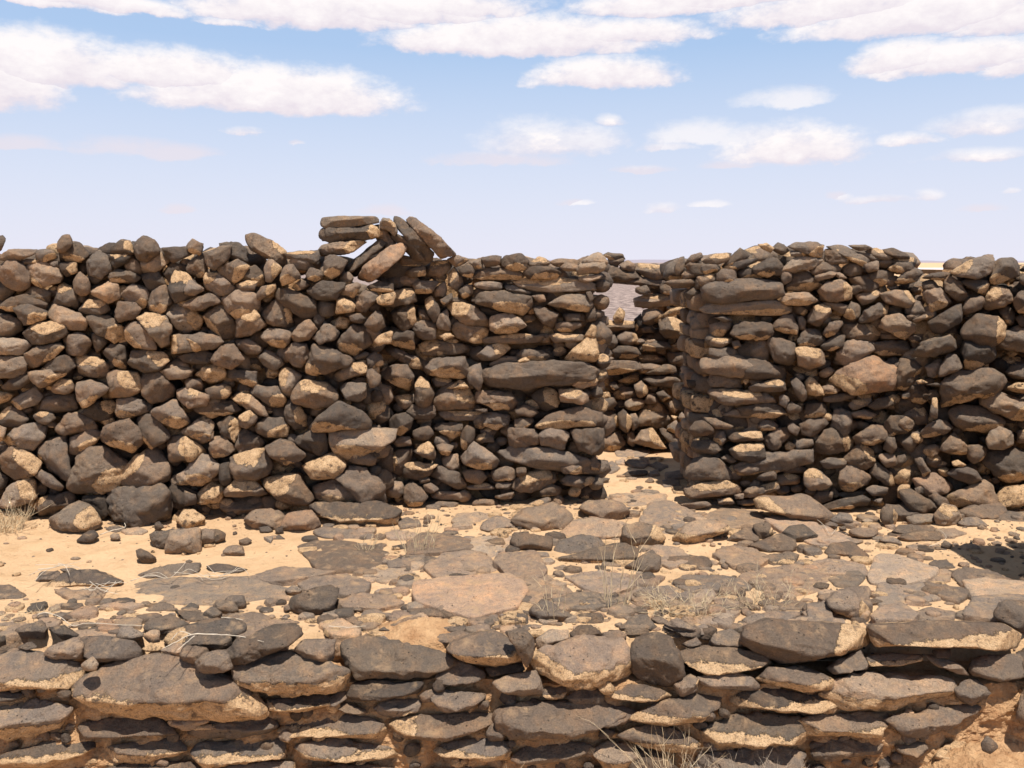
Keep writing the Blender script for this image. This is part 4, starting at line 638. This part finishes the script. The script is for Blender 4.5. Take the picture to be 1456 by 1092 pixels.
    sk = [skyline(x) for x in cols]
    last = next((s for s in sk if s), 400); sk2 = []
    for s in sk:
        last = s if s is not None else last; sk2.append(last)
    sk2 = [max(sk2[max(0, i-nx//30):i+nx//30+1]) for i in range(nx)]
    depthw = {'L': .55, 'P': .5, 'D': .45, 'R': .55, 'E': .6, 'F': .25}[gk]
    Vc, Fc = [], []
    rows = 40 if gk != 'F' else 90
    ng = len(cols)
    front = dep+(.22 if gk != 'F' else -.085)
    zb = -.15 if gk != 'F' else -.75
    for j in range(rows+1):
        for i, x in enumerate(cols):
            zt = EYE-(sk2[i]+22-HY)/FP*dep if gk != 'F' else min(EYE-(965-HY)/FP*dep, -.06)
            if gk == 'D' and 846 < x < 940: zt = min(zt, EYE-(470-HY)/FP*dep)
            Vc.append(((x-CX)/FP*dep, front+(0 if gk != 'F' else .07*j/rows), zb+(zt-zb)*j/rows))
    n_f = len(Vc)
    for i, x in enumerate(cols): Vc.append((Vc[rows*ng+i][0], front+depthw, Vc[rows*ng+i][2]))
    for i, x in enumerate(cols): Vc.append((Vc[rows*ng+i][0], front+depthw, zb))
    Vc = np.array(Vc)
    amp = .03 if gk != 'F' else .035
    Vc[:n_f, 1] -= amp*(fbm(Vc[:n_f]*9, 3, 3)+.4)+(.016*np.abs(fbm(Vc[:n_f]*34, 13, 3)) if gk == 'F' else 0)
    for j in range(rows):
        for i in range(ng-1): a = j*ng+i; Fc.append((a, a+1, a+ng+1, a+ng))
    for i in range(ng-1):
        a = rows*ng+i; Fc.append((a, a+1, n_f+i+1, n_f+i)); b_ = n_f+i; Fc.append((b_, b_+1, b_+ng+1, b_+ng))
    Vc -= rl
    # side walls of the core
    sl = [j*ng for j in range(rows+1)]; sr = [j*ng+ng-1 for j in range(rows+1)]
    for j in range(rows):
        za, zb2 = Vc[sl[j]], Vc[sl[j+1]]
        k0 = len(Vc); Vc = np.vstack([Vc, [[za[0], Vc[n_f][1], za[2]], [zb2[0], Vc[n_f][1], zb2[2]]]]); Fc.append((sl[j], sl[j+1], k0+1, k0))
        za, zb2 = Vc[sr[j]], Vc[sr[j+1]]
        k0 = len(Vc); Vc = np.vstack([Vc, [[za[0], Vc[n_f][1], za[2]], [zb2[0], Vc[n_f][1], zb2[2]]]]); Fc.append((sr[j], sr[j+1], k0+1, k0))
    mesh_object('earth_core' if gk != 'F' else 'earth_mortar', Vc, Fc, EARTH, root, smooth=False)
    # the top of the wall and its ends are rubble too
    if gk != 'F':
        capst = []; rc = random.Random(5+ord(gk))
        for i in range(int((x1-x0)/13)):
            x = rc.uniform(x0, x1); sky_ = skyline(x)
            if sky_ is None: continue
            if gk == 'D' and 845 < x < 915: continue
            dd = dep+rc.uniform(.2, .62); pyw = HY+(sky_+20-HY)*dep/dd
            w_ = rc.uniform(18, 30); pl = [(x*1+math.cos(a+rc.uniform(-.3, .3))*w_, pyw+math.sin(a)*w_*.6) for a in np.arange(0, 6.2, .9)]
            V, F, ti, co, A, c = stone_from_outline(pl, dd, rc.choice('abbbc'), rc.choice((0, 0, 0, 8, 2)), rc.randrange(10**6), lv=3)
            capst.append((V-rl, F, ti, co))
        if gk in 'RP':   # the doorway jamb, seen edge on
            xe = -CX+{'R': 1012, 'P': 838}[gk]; X = xe/FP*dep
            ytop = skyline(xe+CX+6) or 420
            z = 0.03
            while z < EYE-(ytop+30-HY)/FP*dep:
                hz = rc.uniform(.07, .14); yv = dep+.14
                while yv < dep+(.74 if gk == 'R' else .62):
                    ly = rc.uniform(.12, .26)
                    cc = np.array([X+rc.uniform(-.02, .05)*(1 if gk == 'R' else -1), yv+ly/2, z+hz/2]); S = np.array([rc.uniform(.08, .12), ly/2, hz/2])
                    U = lambda v: np.array(v, float)/np.linalg.norm(v)
                    pls = [(np.array(n, float), d) for n, d in (((1, 0, 0), S[0]), ((-1, 0, 0), S[0]), ((0, 1, 0), S[1]), ((0, -1, 0), S[1]), ((0, 0, 1), S[2]), ((0, 0, -1), S[2]))]
                    pls += [(U((rc.uniform(-1, 1), rc.uniform(-1, 1), rc.uniform(-1, 1))), .11) for _ in range(5)]
                    V, F = body(cc, S, pls, 9, 3, rc, .07)
                    capst.append((V-rl, F, np.array(tint_of(rc.choice('bccr'), rc))*1.1, rc.choice((-1, -1, -.9, .2)))); yv += ly+.01
                z += hz+.008
        V, F, ti, co = join(capst)
        tag(mesh_object('top_rubble', V, F, BASALT, root, ti, co), kind='stuff')

# ---------------------------------------------------------------- loose slabs lying on the wall
SL = [('flat brown slab lying level on top of the slab heap', .02), ('thick grey slab with a pale right end, second from the top of the heap', .02), ('pale brown slab tapering left, under the two level slabs', .0),
 ('narrow two-toned slab leaning behind the big reddish slab', .07), ('big smooth reddish slab leaning in front of the heap', -.06), ('small pale crusted stone on end in the middle of the heap', .0),
 ('dark slab lying lowest of the three leaning right', .05), ('narrow dark slab in the middle of the three leaning right', .06), ('long grey slab with a pale lower edge, rightmost of the heap', .02),
 ('light tan boulder lying tilted alone on the wall top, left of the heap', -.02),
 ('dark slab in shade between the two-toned leaner and the reddish slab', .09), ('small dark wedge stone at the middle of the heap under the pale one', .10)]
for i, t in enumerate([t for t in TR if t[0] == 'S']):
    V, F, ti, co, A, c = stone_from_outline(t[4], 5.60+SL[i][1], t[2], t[3], 4242+i, thick=.13, lv=5, p=28, grow=1.10)
    o = mesh_object('stone_slab' if i != 9 else 'boulder', V, F, BASALT, None, ti, co, origin=tuple(c))
    tag(o, SL[i][0], 'slab' if i != 9 else 'boulder', 'slabs heaped on the wall top' if i != 9 else None)

# ---------------------------------------------------------------- stones on the terrace, each one a thing
LM = [((445,850),'the big pitted dark boulder'),((1205,862),'the upright sandy-edged stone'),((680,835),'the broad smooth tan slab'),((107,738),'the big sandy boulder by the wall'),
 ((500,733),'the two-toned slab at the wall foot'),((1435,882),'the grooved boulder at the right edge'),((900,700),'the doorway'),((912,760),'the rough orange boulder'),((915,800),'the pointed dark stone'),
 ((845,750),'the pale domed boulder'),((1115,725),'the sloping slab by the right pier'),((1400,792),'the large dark shadow'),((170,880),'the long curved white twig'),((110,825),'the twig-strewn dark rock'),
 ((255,767),'the square brown block'),((985,880),'the dry thorn bush'),((580,905),'the reddish earth mound'),((1343,735),'the round pale stone'),((158,920),'the square-ended dark rock'),((1150,912),'the long slab at the terrace edge'),
 ((700,925),'the oval crusted boulder'),((1345,905),'the flat grey edge slab'),((425,705),'the split sandy block'),((600,790),'the tall dead stalks'),((930,935),'the two-toned block at the edge')]
def direction(dx, dy):
    a = math.degrees(math.atan2(-dy*1.6, dx)) % 360
    return ['right of', 'behind right of', 'behind', 'behind left of', 'left of', 'front left of', 'before', 'front right of'][int((a+22.5)//45) % 8]
used = {}
NOTE = {}
gs = [t for t in TR if t[0] == 'G']
info = []
special = {}
for i, t in enumerate(gs):
    h = hull(t[4]); cx, cy = centroid(h); A = area(h)
    for (lx, ly), nm in LM:
        pass
    info.append((cx, cy, A, max(q[0] for q in h)-min(q[0] for q in h), max(q[1] for q in h)-min(q[1] for q in h)))
selfname = {(445,850): 'big rounded pitted dark boulder standing alone in mid terrace', (1205,862): 'upright dark stone with a sandy right edge, casting a shadow on slabs', (680,835): 'broadest smooth tan slab bedded in the sand in mid terrace',
 (107,738): 'big sandy mottled boulder standing against the foot of the left wall', (500,733): 'long two-toned slab, dark above and tan below, at the left wall foot', (1435,882): 'grooved grey boulder at the right edge of the terrace',
 (912,760): 'rough pitted orange boulder just in front of the doorway', (915,800): 'pointed dark stone standing on slabs below the orange boulder', (845,750): 'pale sandy domed boulder in front left of the doorway',
 (1115,725): 'largest sloping slab lying at the foot of the right pier', (110,825): 'long low dark rock with bleached twigs lying on it', (255,767): 'square brown block in front of two darker stones',
 (1343,735): 'round pale stone near the right end of the wall foot', (158,920): 'square-ended dark rough rock near the left front edge'}
taken = {}
for (lx, ly), nm in selfname.items():
    i = min(range(len(gs)), key=lambda i: math.hypot(info[i][0]-lx, (info[i][1]-ly)*1.5)+(0 if info[i][2] > 900 else 60))
    if i not in taken: taken[i] = nm
ORD = ['nearest', 'second nearest', 'third nearest', 'fourth nearest', 'fifth nearest', 'sixth nearest', 'seventh nearest', 'eighth nearest']
pend = {}
for i, t in enumerate(gs):
    if i in taken: continue
    cx, cy, A, wx, hy = info[i]
    (lx, ly), nm = min(LM, key=lambda l: math.hypot(l[0][0]-cx, (l[0][1]-cy)*1.5))
    size = 'tiny' if A < 160 else 'small' if A < 500 else 'medium' if A < 1300 else 'large'
    tone = 'sandy' if t[3] == 5 else {'a': 'blackish', 'b': 'dark grey', 'c': 'brown', 'r': 'reddish'}[t[2]]
    form = 'flat slab' if t[1] == 'f' else ('low stone' if wx > 2.4*hy else 'stone')
    pend.setdefault((size, tone, form, direction(cx-lx, cy-ly), nm), []).append((math.hypot(cx-lx, (cy-ly)*1.5), i))
lab = dict(taken)
for key, l in pend.items():
    l.sort()
    for k, (d_, i) in enumerate(l):
        s_, tone, form, di, nm = key
        base_ = '%s %s %s %s %s' % (s_, tone, form, di, nm)
        lab[i] = base_ if len(l) == 1 else '%s, %s' % (base_, ORD[k])
def gz(x, y): return float(ground_z(np.array([x]), np.array([y]))[0])
for i, t in enumerate(gs):
    cx, cy, A, wx, hy = info[i]
    if t[1] == 'f':
        dd = EYE*FP/(cy-HY); V, F, ti, co, A, c = slab_from_outline(t[4], t[2], t[3], 9000+i, gz((cx-CX)/FP*dd, dd)+((.016, .026, .038, .05)[i % 4] if A > 900 else .02))
        c = V.mean(0); c[2] = 0
        o = mesh_object('flat_stone', V, F, BASALT, None, ti, co, origin=tuple(c))
        tag(o, lab[i], 'stone slab', 'flat slabs bedded in the terrace')
    else:
        yb = max(q[1] for q in t[4]); db = EYE*FP/(yb-HY)
        half = min(max(.42*wx/FP*db, .02), .16); half = min(half, hy/FP*db*1.4+.02)
        dcen = db+half*.8
        if cx > 1245 and cy < 735: dcen = min(dcen, 5.5)
        V, F, ti, co, A, c = stone_from_outline(t[4], dcen, t[2], t[3], 7000+i, thick=half, top=.5)
        o = mesh_object('loose_stone' if A < 2600 else 'boulder', V, F, BASALT, None, ti, co, origin=tuple(c))
        tag(o, lab[i], 'stone' if A < 2600 else 'boulder', 'loose stones on the terrace')

# pebbles and grit nobody could count
rp = random.Random(3); peb = []
D2, F2 = ICO[2]
for k in range(3200):
    if k < 2600: y = rp.uniform(3.75, 5.9) if rp.random() < .97 else rp.uniform(5.9, 7.4); x = rp.uniform(-.62, .62)*y
    else: y = rp.uniform(2.7, 3.5); x = rp.uniform(.45, .66)*y
    
    if x < -.5 and 4.1 < y < 5.3 and rp.random() < .75: continue
    r = .004+.018*rp.random()**5; z = gz(x, y) if k % 3 == 0 else gz(x, y)
    sc = np.array([r*rp.uniform(.8, 1.6), r*rp.uniform(.8, 1.4), r*rp.uniform(.5, .9)])
    V = D2*sc*(1+.35*vnoise(D2*1.7+k, k))[:, None]+np.array([x, y, z+sc[2]*.4])
    peb.append((V, F2, np.array(tint_of(rp.choice('abccr'), rp))*1.2, .4 if rp.random() < .25 else -1.0))
for k in range(1250):      # broken flakes between the slabs
    if k < 800: y = rp.uniform(3.8, 5.7); x = rp.uniform(-.25, .62)*y
    elif k < 830: y = rp.uniform(5.6, 7.2); x = rp.uniform(.11, .20)*y
    else: y = rp.uniform(3.72, 4.15); x = rp.uniform(-.62, .3)*y
    r = .012+.045*rp.random()**2.2; S_ = np.array([r*rp.uniform(.8, 1.7), r*rp.uniform(.6, 1.2), r*rp.uniform(.2, .5)])
    pls = [(np.array(n, float), abs(np.array(n)) @ S_) for n in ((0, 0, 1), (0, 0, -1))]
    for q in range(7):
        a = q*.9+rp.uniform(0, .5); n = np.array([math.cos(a), math.sin(a), rp.uniform(-.2, .5)]); n /= np.linalg.norm(n); pls.append((n, np.linalg.norm(n*S_)*rp.uniform(.7, 1)))
    V, F = body(np.array([x, y, gz(x, y)+S_[2]*rp.uniform(.1, .6)]), S_, pls, 30, 3 if r > .03 else 2, rp, .06)
    peb.append((V, F, np.array(tint_of(rp.choice('abbcccr'), rp))*1.15, .4 if rp.random() < .18 else -1.0))
V, F, ti, co = join(peb)
tag(mesh_object('pebbles', V, F, BASALT, None, ti, co), 'scattered pebbles and broken stone flakes on the sand', 'pebbles', kind='stuff')

# red earth mound at the terrace edge, soil heaped at the right end of the retaining wall
def mound(name, cx, cy, rx, ry, hz, z0, mat, seed):
    n = 130; u = np.linspace(-1, 1, n); X, Y = np.meshgrid(u, u); rr_ = np.sqrt(X**2+Y**2)
    P = np.stack([X.ravel()*3, Y.ravel()*3, 0*X.ravel()], -1)
    H = np.clip(1-rr_.ravel()**2, 0, 1)**.8*hz*(1+.25*fbm(P, seed, 3))+.09*hz*np.abs(fbm(P*5, seed, 4))-(rr_.ravel() > 1)*.05
    V = np.stack([cx+X.ravel()*rx, cy+Y.ravel()*ry, z0+H-.01], -1)
    i = (np.arange(n-1)[:, None]*n+np.arange(n-1)[None, :]).ravel()
    return mesh_object(name, V, np.stack([i, i+1, i+n+1, i+n], -1), mat)
tag(mound('earth_mound', -.42, 3.84, .22, .14, .05, -.005, EARTH, 2), 'low mound of reddish crumbly earth on the terrace edge by a knobbly stone', 'earth mound')
tag(mound('sand_drift', 2.20, 3.50, .80, .36, .24, -.60, EARTH, 8), kind='structure')

# ---------------------------------------------------------------- dry plants and twigs
def tubes(name, lines, mat, label, cat, group=None, loc=None):
    """lines: list of (points, radius0, radius1)"""
    Vs, Fs = [], []; o = 0
    for pts, r0, r1 in lines:
        pts = np.array(pts); n = len(pts)
        for i in range(n):
            t = pts[min(i+1, n-1)]-pts[max(i-1, 0)]; t /= np.linalg.norm(t)+1e-9
            a = np.cross(t, [0.3, .9, .2]); a /= np.linalg.norm(a)+1e-9; b_ = np.cross(t, a); r = r0+(r1-r0)*i/(n-1)
            for k in range(4): an = k*math.pi/2; Vs.append(pts[i]+r*(a*math.cos(an)+b_*math.sin(an)))
        for i in range(n-1):
            for k in range(4): Fs.append((o+i*4+k, o+i*4+(k+1) % 4, o+(i+1)*4+(k+1) % 4, o+(i+1)*4+k))
        Fs.append((o, o+1, o+2, o+3)); e = o+(n-1)*4; Fs.append((e+3, e+2, e+1, e)); o += n*4
    ob = mesh_object(name, np.array(Vs), np.array(Fs), mat, origin=loc)
    return tag(ob, label, cat, group)
def gpt(px, py, z=.01):
    r = ray(px, py); k = (EYE-z)/(-r[2]); return EYEP+r*k
def twig(pxs, label, r=.0035, branches=(), lift=.02, seed=1):
    rnd = random.Random(seed); L = []
    def line(ps, r0):
        q = []
        for i, (x, y) in enumerate(ps):
            p_ = gpt(x, y, lift+rnd.uniform(0, .006)); q.append(p_)
        # refine
        out = []
        for i in range(len(q)-1):
            a_, b_, c_, d_ = q[max(i-1, 0)], q[i], q[i+1], q[min(i+2, len(q)-1)]
            for s in (0, .25, .5, .75): out.append(.5*(2*b_+(c_-a_)*s+(2*a_-5*b_+4*c_-d_)*s*s+(3*b_-a_-3*c_+d_)*s**3)+np.array([rnd.uniform(-.0012, .0012) for _ in range(3)]))
        out.append(q[-1]); L.append((out, r0*.6, r0*.35))
    line(pxs, r)
    for b_ in branches: line(b_, r*.75)
    c = gpt(*pxs[0]); return tubes('dry_twig', L, TWIG, label, 'twig', 'bleached twigs on the ground', tuple(c))
g0 = lambda x, y: (x*V3, 690+y*V3)
twig([g0(26, 89), g0(33, 88), g0(42, 91), g0(50, 97), g0(60, 95), g0(80, 96), g0(99, 97)], 'longest curved white twig lying across the sand near the left front', .0035, lift=.03)
twig([g0(150, 103), g0(132, 103), g0(122, 108), g0(112, 113)], 'forked white twig lying over the dark rocks at the left front edge', .005, [[g0(132, 103), g0(124, 101), g0(118, 107)], [g0(134, 104), g0(128, 109), g0(122, 114)], [g0(150, 103), g0(165, 104), g0(182, 108)]], lift=.09, seed=2)
twig([g0(69, 34), g0(78, 31), g0(86, 29), g0(86, 26)], 'short pale twig on the sand by the big sandy boulder', .006, lift=.015, seed=3)
twig([g0(60, 72), g0(66, 68), g0(74, 70), g0(84, 66)], 'tangle of white twigs at the right end of the long low rock', .004, [[g0(62, 66), g0(70, 72), g0(82, 75)], [g0(58, 70), g0(64, 73), g0(70, 68), g0(88, 67)], [g0(72, 74), g0(78, 69), g0(80, 66)], [g0(55, 71), g0(66, 72), g0(76, 66)]], lift=.045, seed=4)
twig([g0(26, 58), g0(36, 57), g0(44, 55), g0(48, 62)], 'tangle of white twigs at the left end of the long low rock', .004, [[g0(20, 62), g0(30, 58), g0(40, 56), g0(58, 52)], [g0(24, 66), g0(30, 60), g0(42, 54)], [g0(40, 54), g0(52, 56), g0(56, 58)], [g0(24, 55), g0(38, 55), g0(54, 57)]], lift=.06, seed=5)
twig([g0(90, 66), g0(104, 62), g0(116, 64), g0(124, 58), g0(128, 53)], 'branching white twig over the broad flat brown slab', .0035, [[g0(116, 64), g0(108, 60), g0(96, 64)], [g0(120, 60), g0(136, 62), g0(140, 66)], [g0(126, 60), g0(132, 58), g0(146, 65), g0(160, 62)]], lift=.04, seed=6)
g1 = lambda x, y: (290+x*V3, 690+y*V3)
twig([g1(0, 62), g1(14, 62), g1(26, 57), g1(31, 62)], 'thin white twigs crossing beside the flat dark rock in the sand', .003, [[g1(-6, 64), g1(8, 60), g1(27, 59)], [g1(2, 55), g1(10, 62), g1(16, 60)], [g1(10, 63), g1(20, 59), g1(24, 55)]], lift=.035, seed=7)
twig([g1(12, 91), g1(22, 92), g1(27, 93)], 'short pale twig on the slab left of the pitted boulder', .0035, lift=.035, seed=8)
twig([g1(86, 97), g1(100, 98), g1(112, 97)], 'thin pale twig on the sand in front of the pitted boulder', .003, lift=.02, seed=9)
g4 = lambda x, y: (1156+x*V3, 690+y*V3)
twig([g4(2, 23), g4(8, 28), g4(12, 34), g4(16, 30)], 'thin bent twig below the sloping slab by the right pier', .003, lift=.03, seed=10)
twig([g4(80, 42), g4(86, 40), g4(92, 36), g4(88, 31)], 'forked pale twig beside the long oval stone at the right', .003, lift=.03, seed=11)

def plant(name, base, n, h, spread, mat, label, cat, seed, branchy=0, r=.0014, group=None, lean=0, curl=.25):
    rnd = random.Random(seed); L = []; base = np.array(base)
    for k in range(n):
        a = rnd.uniform(0, 6.283); rad = spread*math.sqrt(rnd.random())*.5
        p0 = base+np.array([math.cos(a)*rad, math.sin(a)*rad*.5, -.01])
        d = np.array([math.cos(a)*rnd.uniform(.1, 1)*spread/h*1.1+lean, math.sin(a)*rnd.uniform(.1, .7)*spread/h, 1.]); d /= np.linalg.norm(d)
        hh = h*rnd.uniform(.35, 1); pts = [p0]; m = 6
        for i in range(m):
            d = d+np.array([rnd.uniform(-curl, curl), rnd.uniform(-curl, curl), rnd.uniform(-.1, .08)]); d /= np.linalg.norm(d)
            pts.append(pts[-1]+d*hh/m)
            if branchy and rnd.random() < branchy:
                b_ = [pts[-1]]; e = d+np.array([rnd.uniform(-1, 1), rnd.uniform(-1, 1), rnd.uniform(-.2, .4)])
                for _ in range(3): e = e/np.linalg.norm(e); b_.append(b_[-1]+e*hh*.13); e = e+np.array([rnd.uniform(-.3, .3)]*3)
                L.append((b_, r*.7, r*.4))
        L.append((pts, r, r*.45))
    return tubes(name, L, mat, label, cat, group, tuple(base))
plant('dry_grass_tuft', (-3.24, 5.26, 0), 120, .22, .28, STRAW, 'dry straw tuft against the left end of the wall foot', 'dry grass', 1, .3, .0018, curl=.3)
plant('dry_bush', (.93, 3.30, -.50), 420, .19, .54, GREY, 'wide dense grey dead bush at the bottom right of centre, below the retaining wall', 'dry bush', 2, .6, .0009, curl=.3)
plant('dry_grass_tuft', (.66, 3.42, -.40), 30, .28, .30, STRAW, 'pale straw stems rising against the retaining wall above the grey bush', 'dry grass', 12, .2, .0011, curl=.18)
plant('dry_bush', (.85, 4.02, .01), 60, .15, .36, STRAW, 'low tangled dead thorn bush among dark rocks, right of centre of the terrace', 'dry bush', 3, .6, .0015, curl=.5)
plant('dry_bush', (1.25, 4.08, .01), 36, .18, .28, STRAW, 'loose pale dead stems just above the long edge slab', 'dry bush', 4, .5, .0013, curl=.35)
plant('dry_stalks', (-.55, 4.82, .0), 16, .30, .18, STRAW, 'tall thin dead stalks standing left of the cracked slabs in mid terrace', 'dry stalks', 5, .15, .0020, curl=.08)
plant('dry_stalks', (-.86, 4.86, .0), 12, .14, .12, STRAW, 'short thin dead stalks in front of the two-toned slab', 'dry stalks', 6, .2, .0018, curl=.15)
plant('dry_stalks', (.19, 3.90, .0), 7, .26, .10, STRAW, 'forked dead stalks by the large brown boulder at the terrace edge', 'dry stalks', 7, .3, .0018, curl=.1)
plant('dry_stalks', (.48, 4.05, .0), 9, .40, .16, STRAW, 'tall bare forked stalks left of the tangled thorn bush', 'dry stalks', 8, .3, .0020, curl=.08)
plant('dry_stalks', (.30, 5.2, .0), 8, .12, .12, STRAW, 'few short stalks between the slabs in front of the doorway', 'dry stalks', 9, .2, .0015, curl=.2)
plant('dry_grass_tuft', (-2.30, 3.95, .0), 60, .07, .22, STRAW, 'little straw tuft among the flat stones at the left front', 'dry grass', 10, .3, .0012, curl=.5)
plant('dry_stalks', (-.05, 3.32, -.45), 6, .20, .14, STRAW, 'single thin stems low in front of the retaining wall, left of the grey bush', 'dry stalks', 11, .1, .0013, curl=.12)

# ---------------------------------------------------------------- far rise behind the ruin and the wall stub whose shadow falls in from the right
def rise(name, x0, x1, y0, y1, hmax, seed, mat):
    n, m = 90, 16; X, Y = np.meshgrid(np.linspace(x0, x1, n), np.linspace(y0, y1, m))
    u = (X-x0)/(x1-x0)*2-1; v = (Y-y0)/(y1-y0)*2-1
    P = np.stack([X.ravel()*.006, Y.ravel()*.006, 0*X.ravel()], -1)
    H = (np.clip(1-u**4, 0, 1)*np.clip(1-v**2, 0, 1)).ravel()*hmax*(.75+.35*fbm(P, seed, 3))-.5
    i = (np.arange(m-1)[:, None]*n+np.arange(n-1)[None, :]).ravel()
    return tag(mesh_object(name, np.stack([X.ravel(), Y.ravel(), H], -1), np.stack([i, i+1, i+n+1, i+n], -1), mat), kind='structure')
HILL = plain('far_hill_rock', (.27, .235, .27), .1)
rise('hill', -2500, 1300, 2600, 3300, 11, 4, HILL); rise('hill', 1500, 3600, 4200, 4800, 9, 6, HILL)

root = empty('dry_stone_wall', (3.2, 4.1, 0)); rs = random.Random(8); rl = np.array(root.location)
z = -.02; row = 0
while z < 1.62:
    hz = rs.uniform(.13, .2); x = 2.78+rs.uniform(0, .06)
    while x < 4.3:
        lx = rs.uniform(.22, .42); cc = np.array([x+lx/2, 4.12+rs.uniform(-.02, .02), z+hz/2]); S = np.array([lx/2, .2, hz/2])
        pls = [(np.array(n, float), d) for n, d in (((1, 0, 0), S[0]), ((-1, 0, 0), S[0]), ((0, 1, 0), S[1]), ((0, -1, 0), S[1]), ((0, 0, 1), S[2]), ((0, 0, -1), S[2]))]
        for _ in range(6):
            v = np.array([rs.uniform(-1, 1) for _ in range(3)]); v /= np.linalg.norm(v); pls.append((v, abs(v) @ S*rs.uniform(.72, .9)))
        V, F = body(cc, S*1.0, pls, 10, 4, rs, .07)
        mesh_object('stone', V-rl, F, BASALT, root, np.array(tint_of(rs.choice('bbc'), rs)), rs.choice((-1, -1, -.2)), origin=tuple(cc-rl)); x += lx+.01
    z += hz; row += 1
tag(root, 'stub of wall just beyond the right edge that throws its dark shadow onto the terrace', 'wall', 'ruined dry stone walls')
